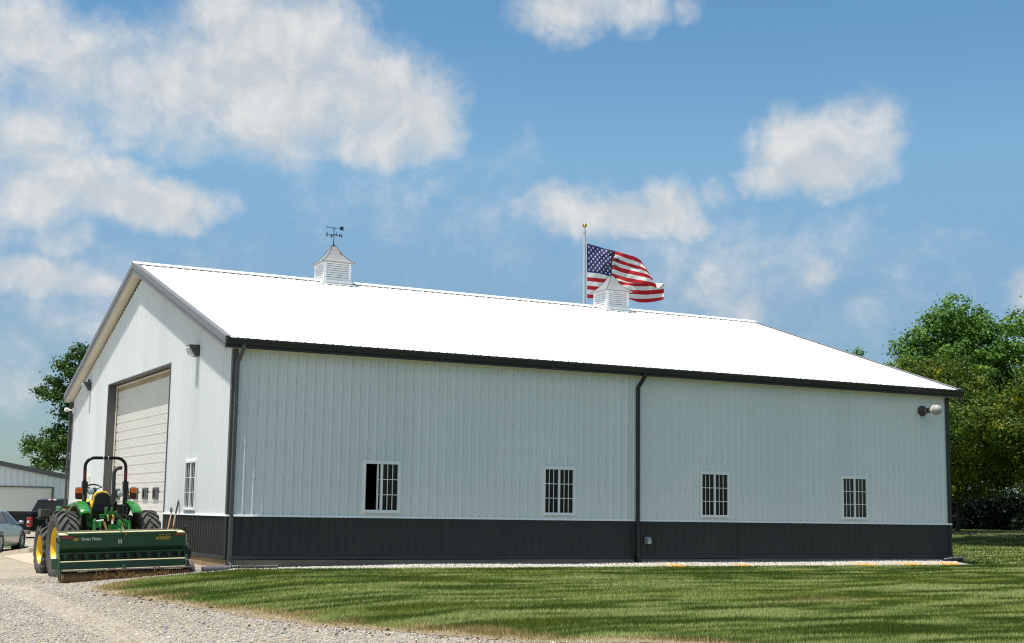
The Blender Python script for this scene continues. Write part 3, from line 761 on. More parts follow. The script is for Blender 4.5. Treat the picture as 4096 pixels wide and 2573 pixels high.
mb.box(-.026, 0, DY0 - .05, DY0, -.40, DZ + .02); mb.box(-.026, 0, DY1, DY1 + .04, -.40, DZ + .02); mb.box(-.026, 0, DY0, DY1, DZ, DZ + .02)
mb.build('door_jamb', M_trim, barn)
# walk door far along the gable
mb = MB(); mb.box(-.045, .0, 15.80, 16.70, -.4, 2.03); wd_ = mb.build('walk_door', M_cream, barn)
mb = MB(); mb.box(-.052, -.046, 15.93, 16.57, .9, 1.8); mb.build('pane', M_glassd, wd_)

# cupolas: parts of the barn
def cupola(cx):
    h = CH; y0, y1 = YM - h, YM + h; x0, x1 = cx - h, cx + h
    m = MB(); m.box(x0, x1, y0, y1, ZR - .22, 8.05); m.box(x0 - .03, x1 + .03, y0 - .03, y1 + .03, 8.05, 8.12)
    b = m.build('cupola', M_vinyl, barn)
    m = MB(); i = .012; a0, a1, c0, c1 = x0 + i, x1 - i, y0 + i, y1 - i; p = .085
    for xa, xb in ((a0, a0 + p), (a1 - p, a1)):
        for ya, yb in ((c0, c0 + p), (c1 - p, c1)): m.box(xa, xb, ya, yb, 8.12, 8.70)
    for za, zb_ in ((8.12, 8.17), (8.655, 8.70)):
        m.box(a0 + p, a1 - p, c0 + .006, c0 + .05, za, zb_); m.box(a0 + p, a1 - p, c1 - .05, c1 - .006, za, zb_)
        m.box(a0 + .006, a0 + .05, c0 + p, c1 - p, za, zb_); m.box(a1 - .05, a1 - .006, c0 + p, c1 - p, za, zb_)
    ns = 7; dz = (8.655 - 8.17) / ns
    for s_ in range(ns):
        z0 = 8.17 + s_ * dz
        for f in (0, 1):
            Y = (lambda y: y) if f == 0 else (lambda y: 2 * YM - y)
            m.hexa([(a0 + p, Y(c0 + .012), z0 + .004), (a1 - p, Y(c0 + .012), z0 + .004), (a0 + p, Y(c0 + .030), z0), (a1 - p, Y(c0 + .030), z0), (a0 + p, Y(c0 + .030), z0 + dz * .80), (a1 - p, Y(c0 + .030), z0 + dz * .80), (a0 + p, Y(c0 + .046), z0 + dz * .80), (a1 - p, Y(c0 + .046), z0 + dz * .80)])
            X = (lambda x: x) if f == 0 else (lambda x: 2 * cx - x)
            m.hexa([(X(a0 + .012), c0 + p, z0 + .004), (X(a0 + .012), c1 - p, z0 + .004), (X(a0 + .030), c0 + p, z0), (X(a0 + .030), c1 - p, z0), (X(a0 + .030), c0 + p, z0 + dz * .80), (X(a0 + .030), c1 - p, z0 + dz * .80), (X(a0 + .046), c0 + p, z0 + dz * .80), (X(a0 + .046), c1 - p, z0 + dz * .80)])
    m.build('louvre_box', M_vinyl, b)
    m = MB(); m.box(a0 + .1, a1 - .1, c0 + .1, c1 - .1, 8.12, 8.69); m.build('screen_box', M_grey, b)
    m = MB(); rings = [(.545, 8.690), (.545, 8.712), (.46, 8.762), (.36, 8.845), (.26, 8.955), (.15, 9.12), (.055, 9.285), (.05, 9.30)]
    V = []; F = []
    for r, z in rings: V += [(cx - r, YM - r, z), (cx + r, YM - r, z), (cx + r, YM + r, z), (cx - r, YM + r, z)]
    for i in range(len(rings) - 1):
        for j in range(4): F.append((4 * i + j, 4 * i + (j + 1) % 4, 4 * i + 4 + (j + 1) % 4, 4 * i + 4 + j))
    F += [(0, 1, 2, 3), tuple(4 * (len(rings) - 1) + j for j in range(4))]
    m.add(V, F)
    m.k = 1
    for sx, sy in ((-1, -1), (1, -1), (1, 1), (-1, 1)): m.tube([(cx + sx * r, YM + sy * r, z + .002) for r, z in rings[1:]], .008, 5)
    m.build('cupola_roof', [M_cupr, M_iron], b)
    m = MB(); m.box(x0 - .06, x1 + .06, y0 - .10, y0 - .001, zroof(y0 - .05) + .012, zroof(y0 - .05) + .02); m.hexa([(x0 - .1, y0 - .12, zroof(y0 - .12) + .030), (x1 + .1, y0 - .12, zroof(y0 - .12) + .030), (x0 - .1, y0 - .002, zroof(y0) + .034), (x1 + .1, y0 - .002, zroof(y0) + .034), (x0 - .1, y0 - .12, zroof(y0 - .12) + .036), (x1 + .1, y0 - .12, zroof(y0 - .12) + .036), (x0 - .1, y0 - .002, zroof(y0) + .040), (x1 + .1, y0 - .002, zroof(y0) + .040)])
    m.build('cupola_flashing', M_roof, b)
cupola(CX[0]); cupola(CX[1])

# ------------------------------------------------------------------ weathervanes
def vane(cx, rooster, label):
    t = thing('weathervane', label, 'weathervane', (cx, YM, 9.30), group='weathervanes on the barn cupolas')
    m = MB(); m.lathe([(.075, 0), (.07, .012), (.03, .02), (.016, .03)], (0, 0, -.005), 'z', 10); m.ball((0, 0, .05), .03, 8)
    m.tube([(0, 0, 0), (0, 0, .22)], .013, 6); m.tube([(0, 0, .22), (0, 0, .58)], .011, 6); m.ball((0, 0, .345), .028, 8)
    m.build('spindle', M_iron, t)
    m = MB(); m.tube([(-.18, 0, .345), (.18, 0, .345)], .008, 5); m.tube([(0, -.18, .345), (0, .18, .345)], .008, 5)
    for sx in (-1, 1): m.tube([(sx * .02, 0, .38), (sx * .05, 0, .36), (sx * .09, 0, .347)], .005, 4)
    m.build('compass_arms', M_iron, t)
    Rx = Matrix.Rotation(PI / 2, 4, 'X')
    for ch, p, rz in (('S', (-.225, 0, .345), 0), ('N', (.225, 0, .345), 0), ('E', (0, -.225, .33), PI / 2), ('W', (0, .225, .345), PI / 2)):
        M = Matrix.Translation(p) @ Matrix.Rotation(rz, 4, 'Z') @ Rx
        lettering(ch, .15, M_iron, t, M, 'compass_letter', .005, .004)
    m = MB(); A = .58
    m.tube([(-.19, 0, A), (.30, 0, A)], .009, 5)
    m.prism([(-.27, A), (-.22, A + .028), (-.17, A), (-.175, A - .006), (-.22, A + .012), (-.25, A)], 'y', -.004, .004)
    m.prism([(-.27, A), (-.22, A - .028), (-.17, A), (-.175, A + .006), (-.22, A - .012), (-.25, A)], 'y', -.004, .004)
    m.prism([(.20, A + .055), (.26, A + .065), (.31, A + .05), (.33, A + .065), (.305, A + .005), (.325, A - .075), (.29, A - .05), (.24, A - .06), (.20, A - .05)], 'y', -.004, .004)
    for sx in (-1, 1): m.tube([(0, 0, A - .09), (sx * .02, 0, A - .04), (sx * .06, 0, A - .006)], .006, 4)
    m.build('arrow', M_iron, t)
    if rooster:
        z = A
        m = MB(); m.prism([(-.01, z), (.02, z + .05), (.0, z + .09), (-.06, z + .12), (-.11, z + .19), (-.12, z + .24), (-.15, z + .235), (-.125, z + .26), (-.125, z + .29), (-.09, z + .275), (-.06, z + .25), (-.055, z + .20), (-.02, z + .185), (.02, z + .195), (.045, z + .26), (.09, z + .285), (.135, z + .26), (.15, z + .20), (.135, z + .14), (.09, z + .09), (.05, z + .05), (.03, z)], 'y', -.005, .005)
        m.build('rooster', M_iron, t)
    return t
vane(CX[0], False, 'black weathervane with bare arrow standing clear against the sky')
vane(CX[1], True, 'black rooster weathervane on the cupola before the flag')

# ------------------------------------------------------------------ flag and pole
FP = Vector((22.53, 22.34)); vd = (FP - Vector((CAM.x, CAM.y))).normalized(); rt = Vector((vd.y, -vd.x))
pole = thing('flagpole', 'silver flagpole with gold ball behind the barn', 'flagpole', (FP.x, FP.y, -.3))
m = MB(); m.lathe([(.10, 0), (.09, 3), (.058, 13.6), (.055, 14.0)], (0, 0, 0), 'z', 14); m.build('pole', M_alu, pole, smooth=True)
m = MB(); m.lathe([(.02, 13.99), (.075, 14.0), (.062, 14.14), (.02, 14.145), (.02, 14.22)], (0, 0, 0), 'z', 12); m.build('truck_cap', M_alu, pole)
m = MB(); m.ball((0, 0, 14.32), .105, 20); m.build('gold_ball', M_gold, pole, smooth=True)
m = MB(); q = rt * .10; m.tube([(rt.x * .04, rt.y * .04, 14.0), (q.x, q.y, 13.6), (q.x * .95, q.y * .95, 10.), (q.x * .9, q.y * .9, 1.2)], .008, 5); m.build('halyard', M_wht, pole)

ROWS = {0: [(0, 190, 277), (.2, 390, 330), (.4, 600, 390), (.55, 780, 440), (.7, 930, 485), (.8, 1015, 540), (.9, 1070, 620), (1, 1120, 740)],
        1: [(0, 192, 341), (.4, 592, 440), (.55, 780, 500), (.7, 920, 545), (.8, 1030, 590), (.9, 1085, 650), (1, 1150, 760)],
        2: [(0, 194, 405), (.4, 588, 490), (.55, 770, 560), (.7, 920, 600), (.8, 1035, 640), (.9, 1100, 690), (1, 1165, 790)],
        4: [(0, 197, 533), (.4, 580, 608), (.55, 760, 660), (.7, 930, 705), (.8, 1050, 735), (.9, 1130, 770), (1, 1190, 830)],
        6: [(0, 201, 660), (.4, 577, 735), (.55, 760, 790), (.7, 950, 835), (.8, 1080, 860), (.9, 1170, 880), (1, 1235, 905)],
        7: [(0, 203, 725), (.2, 390, 745), (.4, 577, 790), (.55, 760, 850), (.7, 950, 893), (.8, 1080, 915), (.9, 1190, 945), (1, 1262, 975)],
        8: [(0, 203, 800), (.4, 575, 835), (.55, 760, 872), (.7, 930, 890), (.8, 1080, 885), (.9, 1230, 872), (1, 1378, 872)],
        9: [(0, 203, 860), (.4, 590, 895), (.55, 760, 922), (.7, 930, 932), (.8, 1080, 935), (.9, 1230, 915), (1, 1376, 900)],
        10: [(0, 204, 930), (.4, 600, 965), (.55, 760, 990), (.7, 950, 995), (.8, 1090, 992), (.9, 1230, 980), (1, 1374, 962)],
        11: [(0, 205, 990), (.4, 600, 1030), (.55, 770, 1052), (.7, 950, 1058), (.8, 1090, 1056), (.9, 1230, 1048), (1, 1372, 1028)],
        12: [(0, 206, 1062), (.4, 600, 1085), (.55, 770, 1110), (.7, 960, 1125), (.8, 1090, 1118), (.9, 1230, 1105), (1, 1370, 1085)],
        13: [(0, 206, 1125), (.4, 600, 1122), (.55, 830, 1130), (.7, 1000, 1178), (.8, 1090, 1182), (.9, 1230, 1160), (1, 1368, 1132)]}
RK = sorted(ROWS)
def flag_pt(s, t13):
    rows = [[np.interp(s, [q[0] for q in ROWS[k]], [q[c_] for q in ROWS[k]]) for c_ in (1, 2)] for k in RK]
    X = np.interp(t13, RK, [r[0] for r in rows]); Y = np.interp(t13, RK, [r[1] for r in rows])
    k = .2644 * 62.3 / 5553.9
    dx = (X - 158) * k; dz = -(Y - 277) * k
    dep = .07 * math.sin(s * 9 + t13 * .55) + .03 * math.sin(s * 23 - t13 * 1.1 + 1) + .02 * math.sin(s * 31 + t13 * 1.9)
    dep *= min(1, s * 4)
    if t13 <= 7: dep -= .55 * max(0, s - .55) ** 1.2 * (1 - .2 * t13 / 7)
    else: dep += .35 * max(0, s - .5) * min(1, (t13 - 7))
    p = FP + rt * dx + vd * dep
    return Vector((p.x, p.y, 13.19 + dz))
def flag_n(s, t):
    e = 1e-2; a = flag_pt(min(s + e, 1), t) - flag_pt(max(s - e, 0), t); b = flag_pt(s, min(t + e * 13, 13)) - flag_pt(s, max(t - e * 13, 0))
    return a.cross(b).normalized()
M_fr = attr_mat('flag_cloth_red', .6); 
def cloth(name, c):
    m = mat(name, c, .65, spec=.3); N, L = nt(m); b = N['Principled BSDF']; o = N['Material Output']
    mx = N.new('ShaderNodeMixShader'); tr = N.new('ShaderNodeBsdfTranslucent'); tr.inputs[0].default_value = (*c, 1); mx.inputs[0].default_value = .3
    L.new(b.outputs[0], mx.inputs[1]); L.new(tr.outputs[0], mx.inputs[2]); L.new(mx.outputs[0], o.inputs[0]); return m
M_fr, M_fw, M_fb = cloth('flag_red', (.50, .012, .022)), cloth('flag_white', (.78, .78, .78)), cloth('flag_blue', (.030, .034, .155))
m = MB(); ns, sub = 60, 4; nt_ = 13 * sub
V = [flag_pt(i / ns, j / sub) for j in range(nt_ + 1) for i in range(ns + 1)]
m.v = [tuple(v) for v in V]
for j in range(nt_):
    for i in range(ns):
        a = j * (ns + 1) + i; m.f.append((a, a + 1, a + ns + 2, a + ns + 1))
        st_ = j // sub; m.mi.append(2 if (i / ns < .4 and st_ < 7) else (0 if st_ % 2 == 0 else 1))
for row in range(9):
    for c_ in range(6 if row % 2 == 0 else 5):
        s0 = .4 * ((1 + 2 * c_ + (row % 2)) / 12); t0 = 7 * (row + 1) / 10
        n_ = flag_n(s0, t0)
        if n_.dot(Vector((vd.x, vd.y, 0))) > 0: n_ = -n_
        P = []
        for k in range(10):
            rr = .0616 * .50 if k % 2 == 0 else .0616 * .20
            an = k * PI / 5
            P.append(flag_pt(s0 + math.sin(an) * rr / 1.9 * 1.0, min(13, max(0, t0 - math.cos(an) * rr * 13))) + n_ * .012)
        m.k = 1; b0 = len(m.v); m.v += [tuple(p) for p in P] + [tuple(sum(P, Vector()) / 10)]
        for k in range(10): m.f.append((b0 + k, b0 + (k + 1) % 10, b0 + 10)); m.mi.append(1)
fl = m.build('flag', [M_fr, M_fw, M_fb], None, smooth=False, recalc=False)
fl.data.polygons.foreach_set('use_smooth', [True] * len(fl.data.polygons))
tag(fl, 'large red, white and blue striped flag flying from the silver pole', 'flag')

# ------------------------------------------------------------------ fittings on the barn
def wallpack(y, z, label, knob=False):
    t = thing('wall_lamp', label, 'wall lamp', (-.022, y, z), group='box lamps on the door gable')
    m = MB(); m.box(-.06, 0, -.17, .17, -.14, .14); m.prism([(-.06, .14), (-.06, -.14), (-.10, -.13), (-.25, .09), (-.25, .14)], 'y', -.165, .165)
    m.T = None
    o = m.build('housing', M_grey, t, bev=.006)
    m = MB(); m.hexa([(-.105, -.15, -.135), (-.105, .15, -.135), (-.26, -.15, .10), (-.26, .15, .10), (-.20, -.15, -.10), (-.20, .15, -.10), (-.275, -.15, .05), (-.275, .15, .05)])
    m.build('lens', M_lens, t)
    if knob:
        m = MB(); m.tube([(-.06, 0, .14), (-.06, 0, .17)], .018, 6); m.ball((-.06, 0, .20), .04, 8, 1.2); m.build('photocell', M_black, t)
wallpack(3.10, 4.93, 'grey box lamp between the big door and the near barn corner')
wallpack(16.55, 5.02, 'grey box lamp with a photocell knob above it', True)
t = thing('security_camera', 'small white security camera at the far gable corner', 'camera', (-.022, 19.15, 4.36))
m = MB(); m.box(-.07, 0, -.09, .09, -.09, .09); m.build('mount', M_cream, t)
m = MB(); m.tube([(-.05, 0, .02), (-.20, .12, .02)], .03, 6); m.ball((-.24, .16, .02), .095, 12, .9); m.build('housing', M_wht, t, smooth=True)
m = MB(); m.ball((-.24, .16, -.04), .07, 10); m.build('lens', M_black, t, smooth=True)
t = thing('floodlight', 'round white globe lamp on a black pipe arm at the far eave', 'wall lamp', (21.02, -.021, 4.24))
m = MB(); m.lathe([(.16, 0), (.155, -.05), (.10, -.07), (.07, -.10)], (0, 0, 0), 'y', 18); 
for k in range(8): a = k * PI / 4; m.box(.125 * math.cos(a) - .012, .125 * math.cos(a) + .012, -.075, -.05, .125 * math.sin(a) - .012, .125 * math.sin(a) + .012)
m.lathe([(.078, -.10), (.078, -.34), (.068, -.35)], (0, 0, 0), 'y', 16); m.build('flange', M_grey, t)
m = MB(); m.lathe([(.081, -.20), (.081, -.225)], (0, 0, 0), 'y', 16); m.lathe([(.066, -.35), (.066, -.46)], (0, 0, 0), 'y', 16); m.build_split('collar', M_galv, t)
m = MB(); m.lathe([(.06, -.46), (.135, -.49), (.155, -.54), (.155, -.555), (.135, -.56)], (0, 0, 0), 'y', 20); m.build('globe_ring', M_cream, t)
m = MB(); m.ball((0, -.62, 0), .150, 24); m.build('globe', mat('globe', (.44, .44, .43), .3, c2=(.36, .36, .34), scale=7), t, smooth=True)
t = thing('vent_hood', 'small grey vent hood on the charcoal wainscot beside the downspout', 'vent hood', (11.27, -.022, .39))
m = MB(); m.box(-.085, .075, -.02, 0, -.085, .085); m.build('plate', M_galv, t)
m = MB(); m.prism([(-.02, .07), (-.02, -.10), (-.085, -.10), (-.11, -.06), (-.11, .02), (-.07, .075)], 'x', -.055, .07); m.build('hood', M_galv, t, bev=.006)
# corrugated pipes
def corr(path, r, pitch=.026):
    path = [Vector(p) for p in path]; out = []; rr = []
    for a, b in zip(path, path[1:]):
        n = max(2, int((b - a).length / (pitch / 2)))
        for i in range(n): out.append(a.lerp(b, i / n)); rr.append(r * (1.06 if len(rr) % 2 else .92))
    out.append(path[-1]); rr.append(r); m = MB(); m.tube(out, rr, 14); return m
t = thing('drain_pipe', 'black corrugated drain pipe lying at the near barn corner', 'pipe', (.06, -.47, -.255))
m = corr([(-.72, -.06, -.02), (-.12, -.05, -.005)], .072); m.build('outlet_pipe', mat('corrugated_sunlit', (.10, .105, .118), .5), t, smooth=False)  # lighter grey on the black pipe stands in for sun on the outlet
m = MB(); m.lathe([(.066, -.722), (.058, -.721), (.055, -.60)], (0, -.06, -.02), 'x', 14, cap=True); m.build('pipe_mouth', M_black, t)
m = corr([(.12, -.04, -.0), (.55, -.03, .005), (1.0, .0, .012)], .066); m.build('feed_pipe', M_pipe, t)
m = corr([(-.12, -.05, -.005), (.12, -.04, .0)], .078, .05); 
m2 = corr([(0.0, .345, .10), (0.0, .32, .05), (.0, .08, .02)], .062, .04); m.v, off = m.v, len(m.v)
m.f += [tuple(i + off for i in f) for f in m2.f]; m.mi += m2.mi; m.v += m2.v
m.build('tee', M_black, t)
m = corr([(21.45, -.30, -.16), (21.75, -.34, -.12), (22.1, -.40, -.10)], .075, .05)
tag(m.build('drain_elbow', M_black, None), 'short black pipe outlet lying at the far barn corner', 'pipe')
# tools leaning on the gable
t = thing('shovel', 'shovel with black D grip leaning by the big door', 'shovel', (-.55, 4.0, g(-.5, 4.)))
m = MB(); m.tube([(0, -.42, .2), (.48, .75, 1.28)], .018, 7); m.build('shaft', M_handle, t)
m = MB(); m.tube([(.47, .72, 1.25), (.44, .74, 1.34), (.46, .80, 1.40), (.51, .86, 1.38), (.50, .80, 1.28)], .016, 6); m.build('grip', M_black, t)
m = MB(); m.box(-.02, .02, -.55, -.38, 0, .28); m.build('blade', M_steel, t)
t = thing('rake', 'long handled tool with black sleeve leaning beside the shovel', 'rake', (-.55, 3.4, g(-.5, 3.4)))
m = MB(); m.tube([(0, -.30, .1), (.40, .62, 1.24)], .018, 7); m.build('shaft', M_handle, t)
m = MB(); m.tube([(.40, .62, 1.24), (.52, .85, 1.56)], .024, 7); m.build('grip', M_black, t)
m = MB(); m.box(-.02, .02, -.5, -.1, .0, .06); m.build('head', M_steel, t)

# ------------------------------------------------------------------ tractor
def tyre(parent, x, y, R_, w, rr, sgn, nl=20, name='wheel'):
    t = thing(name, None, None, (x, y, R_ - (.075 if R_ > .7 else .02))); t.parent = parent
    m = MB(); h = w / 2; c_ = R_ - .055
    prof = [(rr, -h * .72), (rr + .02, -h * .86), ((rr + c_) / 2, -h * 1.0), (c_ - .05, -h * .97), (c_ - .012, -h * .86), (c_, -h * .5), (c_ + .004, 0), (c_, h * .5), (c_ - .012, h * .86), (c_ - .05, h * .97), ((rr + c_) / 2, h * 1.0), (rr + .02, h * .86), (rr, h * .72), (rr - .02, h * .5), (rr - .02, -h * .5), (rr, -h * .72)]
    m.lathe(prof, (0, 0, 0), 'x', 44, cap=False)
    for sd in (-1, 1):
        for k in range(nl):
            p0 = 2 * PI * (k + (.5 if sd > 0 else 0)) / nl
            def P(u, ph, r): return (sd * u, -r * math.sin(ph), r * math.cos(ph))
            tw, dl = .075 / R_ * .775, .40 * w / .46
            u0, u1 = -.012, h * .93
            steps = 3; prev = None
            for i in range(steps + 1):
                f = i / steps; u = u0 + (u1 - u0) * f; ph = p0 + dl * f ** 1.15; wd = tw * (.85 + .45 * f)
                ro = R_ - .03 * max(0, f - .6); ri = c_ - .06 * f
                cur = [P(u, ph - wd / 2, ri), P(u, ph + wd / 2, ri), P(u, ph - wd * .36, ro), P(u, ph + wd * .36, ro)]
                if prev: m.hexa([prev[0], prev[1], cur[0], cur[1], prev[2], prev[3], cur[2], cur[3]])
                prev = cur
            # lug runs down the shoulder
            u2 = h * .99; ph = p0 + dl * 1.05; wd = tw * 1.2
            cur = [P(u2 - .02, ph - wd / 2, c_ - .11), P(u2 - .02, ph + wd / 2, c_ - .11), P(u2 + .012, ph - wd * .4, c_ - .09), P(u2 + .012, ph + wd * .4, c_ - .09)]
            m.hexa([prev[0], prev[1], cur[0], cur[1], prev[2], prev[3], cur[2], cur[3]])
    m.build('tyre', M_rub, t)
    m = MB(); s = sgn
    m.lathe([(rr + .01, s * h * .78), (rr - .01, s * h * .80), (rr - .035, s * h * .60), (rr - .045, s * h * .2), (rr - .07, s * h * .12), (rr * .62, -s * h * .12), (rr * .50, -s * h * .16), (rr * .42, s * h * .04), (.12, s * h * .06), (.115, s * h * .30), (.08, s * h * .34), (.001, s * h * .34)], (0, 0, 0), 'x', 36, cap=False)
    m.lathe([(rr + .01, -s * h * .78), (rr - .03, -s * h * .6), (rr - .05, -s * h * .1), (rr * .6, -s * h * .2)], (0, 0, 0), 'x', 36, cap=False)
    m.build('rim', M_yel, t, smooth=True)
    for k in range(8):
        m = MB(); a = k * PI / 4; m.lathe([(.018, s * h * .05), (.018, s * h * .16)], (0, .17 * math.cos(a), .17 * math.sin(a)), 'x', 6); m.build('wheel_bolt', M_steel, t)
    return t
T0 = (-2.185, 2.42, -.555)
trac = thing('tractor', 'green and yellow farm tractor with black roll bar parked facing away', 'tractor', T0, (0, -.022, .05))
for s in (-1, 1):
    tyre(trac, s * .935, 0, .80, .47, .425, s)
    tyre(trac, s * .875, 2.10, .60, .33, .345, s, 18)
# chassis
m = MB(); m.box(-.24, .24, -.25, 1.0, .50, 1.0); m.box(-.20, .20, 1.0, 3.1, .55, .95); m.lathe([(.16, -.75), (.14, -.35), (.14, .35), (.16, .75)], (0, 0, .79), 'x', 14); m.box(-.72, .72, 2.03, 2.17, .50, .62); m.box(-.42, .42, -.30, .9, .93, 1.03)
m.build('chassis', M_black, trac)
m = MB(); m.prism([(.95, 1.05), (.95, 1.66), (1.4, 1.75), (2.4, 1.66), (2.95, 1.50), (3.05, 1.0), (2.6, .9), (1.2, .9)], 'x', -.33, .33); hood = m.build('hood', M_green, trac, bev=.05)
for s in (-1, 1):
    m = MB(); m.prism([(1.0, 1.50), (1.0, 1.62), (2.3, 1.56), (2.8, 1.40), (2.3, 1.46)], 'x', s * .333, s * .339); m.build('hood_stripe', M_yel, hood)
m = MB(); m.hexa([(-.345, .72, 1.56), (.0, .72, 1.56), (-.345, 1.5, 1.70), (.0, 1.5, 1.77), (-.345, .72, 1.64), (-.02, .72, 1.72), (-.345, 1.5, 1.745), (-.02, 1.5, 1.80)]); m.build('hood_stripe', M_yel, hood, bev=.02)
m = MB(); m.box(-.34, .34, .70, .98, 1.0, 1.62); m.build('dashboard', M_black, trac, bev=.04)
m = MB(); m.box(-.66, -.42, 1.6, 1.85, 1.30, 1.62); m.box(-.68, -.60, 1.5, 2.0, .9, 1.62); m.build('front_bracket', M_green, trac, bev=.02)
# fenders
for s in (-1, 1):
    m = MB(); V = []; F = []; n = 16
    for i in range(n + 1):
        a = math.radians(-62 + 106 * i / n); rr = .94
        y, z = -math.sin(a) * rr, .79 + math.cos(a) * rr
        yi, zi = -math.sin(a) * (rr + .02), .79 + math.cos(a) * (rr + .02)
        edge = -math.sin(a) * (rr - .10), .79 + math.cos(a) * (rr - .10)
        V += [(s * .46, y, z - .03), (s * .51, yi, zi), (s * .64, yi, zi - .01), (s * .70, y, z - .02), (s * .715, edge[0], edge[1]), (s * .46, -math.sin(a) * .50, .79 + math.cos(a) * .40)]
    for i in range(n):
        b, c_ = i * 6, (i + 1) * 6
        for j in range(4): F.append((b + j, b + j + 1, c_ + j + 1, c_ + j))
        if s < 0: F.append((b, c_, c_ + 5, b + 5))
    m.add(V, F); o = m.build('fender', M_green, trac, smooth=True)
    sd = o.modifiers.new('Solid', 'SOLIDIFY'); sd.thickness = .012
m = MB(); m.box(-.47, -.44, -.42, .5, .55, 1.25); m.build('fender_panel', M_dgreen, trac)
m = MB(); m.box(.42, .50, -.50, .7, .55, 1.42); m.box(.36, .47, -.2, .75, 1.3, 1.66); m.build('fender_panel', M_black, trac, bev=.03)
# roll bar
def arc(cx, cz, r, a0, a1, y, n=7): return [(cx + r * math.cos(math.radians(a0 + (a1 - a0) * i / n)), y, cz + r * math.sin(math.radians(a0 + (a1 - a0) * i / n))) for i in range(n + 1)]
yb = .06; hw, zt, rc = .475, 2.745, .22
m = MB(); m.tube([(-hw, yb, 2.15)] + arc(-hw + rc, zt - rc, rc, 180, 90, yb) + arc(hw - rc, zt - rc, rc, 90, 0, yb) + [(hw, yb, 2.15)], .038, 10); rb = m.build('roll_bar', M_blackp, trac, smooth=True)
m = MB()
for s in (-1, 1): m.box(s * hw - .042, s * hw + .042, yb - .06, yb + .05, .75, 2.02); m.box(s * hw - .055, s * hw + .055, yb - .07, yb + .06, 1.98, 2.20); m.tube([(s * hw - .07, yb - .02, 2.08), (s * hw + .07, yb - .02, 2.08)], .016, 6)
m.build_split('roll_bar_posts', M_black, rb)
for s in (-1, 1):
    m = MB(); m.tube([(s * hw, yb, 2.24), (s * hw, yb, 2.45)], .0395, 10); m.build('reflector_sleeve', mat('dark_red_tape', (.14, .012, .012), .5), rb)
m = MB()
for xx in (-.06, .05): m.tube([(xx - .008, yb, zt), (xx + .008, yb, zt)], .0392, 10)
m.build_split('pale_ties', M_wht, rb)
for s in (-1, 1):
    lx = s * .630
    m = MB(); m.box(lx - .08, lx + .08, -.10, -.02, 1.785, 2.06); lo = m.build('tail_lamp', M_black, trac, bev=.035)
    m = MB(); m.box(lx - .068, lx + .068, -.112, -.098, 1.925, 2.045); m.build('amber_lens', M_amber, lo, bev=.02)
    m = MB(); m.box(lx - .070, lx + .070, -.110, -.098, 1.80, 1.92); m.build('red_lens', M_red, lo, bev=.02)
    m = MB(); m.box(min(s * .50, s * .60), max(s * .50, s * .60), -.06, -.01, 1.78, 1.86); m.tube([(s * .55, -.08, 1.74), (s * .55, -.08, 1.90)], .012, 6); m.box(s * .55 - .03, s * .55 + .03, -.09, -.06, 1.86, 1.88); m.build('lamp_bracket', M_steel, lo)
    wx = s * .335
    m = MB(); m.lathe([(.03, .09), (.075, .04), (.08, 0), (.074, -.008)], (wx, .0, 1.94 - .03 * s), 'y', 18); wl = m.build('work_lamp', M_black, trac)
    m = MB(); m.lathe([(.070, -.006), (.05, -.016), (.001, -.02)], (wx, -.004, 1.94 - .03 * s), 'y', 18); m.build('lens', M_lens, wl)
# seat
m = MB(); prof = [(-.245, 1.50), (-.25, 1.60), (-.21, 1.74), (-.19, 1.88), (-.13, 1.955), (0, 1.985), (.13, 1.955), (.19, 1.88), (.21, 1.74), (.25, 1.60), (.245, 1.50)]
m.prism(prof, 'y', .30, .40); m.box(-.25, .25, .40, .86, 1.44, 1.53); seat = m.build('seat', M_yel, trac, bev=.03)
m = MB(); m.prism([(x * .95, 1.47 + (z - 1.50) * .99) for x, z in prof], 'y', .24, .295); m.box(-.20, .20, .28, .8, 1.10, 1.44); m.build('seat_shell', M_black, seat, bev=.03)
m = MB(); m.box(-.34, -.27, .30, .62, 1.62, 1.72); m.box(.27, .34, .30, .62, 1.62, 1.72); m.build_split('armrests', M_black, seat, bev=.02)
def tagmark(parent, x, y, z, name='bracket_decal', w=.045, h=.07):
    m = MB()
    for a, b, c_, d in ((-w, -w * .55, -h, h), (w * .55, w, -h, h), (-w * .55, w * .55, h * .5, h * .72), (-w * .55, w * .55, -h * .35, -h * .1)): m.box(x + a, x + b, y - .004, y, z + c_, z + d)
    m.build(name, M_decal, parent)
tagmark(seat, .08, .236, 1.56, w=.028, h=.045)
# steering wheel
m = MB(); cw = Vector((0, 1.0, 2.03)); ax = Vector((0, -.50, .866)); e1 = Vector((1, 0, 0)); e2 = ax.cross(e1)
m.tube([cw + (e1 * math.cos(2 * PI * i / 28) + e2 * math.sin(2 * PI * i / 28)) * .21 for i in range(29)], .02, 7)
for a in (0.5, 2.64, 4.71): m.tube([cw - ax * .04, cw + (e1 * math.cos(a) + e2 * math.sin(a)) * .2], .014, 6)
m.tube([cw - ax * .06, cw + ax * .01], .05, 10); m.tube([cw - ax * .05, cw - ax * .5], .03, 8); m.build('steering_wheel', M_black, trac, smooth=True)
# exhaust
m = MB(); m.tube([(.46, 1.05, 1.6), (.46, 1.05, 2.40)] + [(.46 + .14 * (1 - math.cos(a)), 1.05, 2.40 + .14 * math.sin(a)) for a in (.4, .8, 1.2, 1.57)] + [(.645, 1.05, 2.53)], .048, 12); m.tube([(.46, 1.05, 1.5), (.46, 1.05, 1.9)], .062, 12); m.build('exhaust_pipe', mat('exhaust_black', (.035, .036, .04), .5), trac, smooth=True)
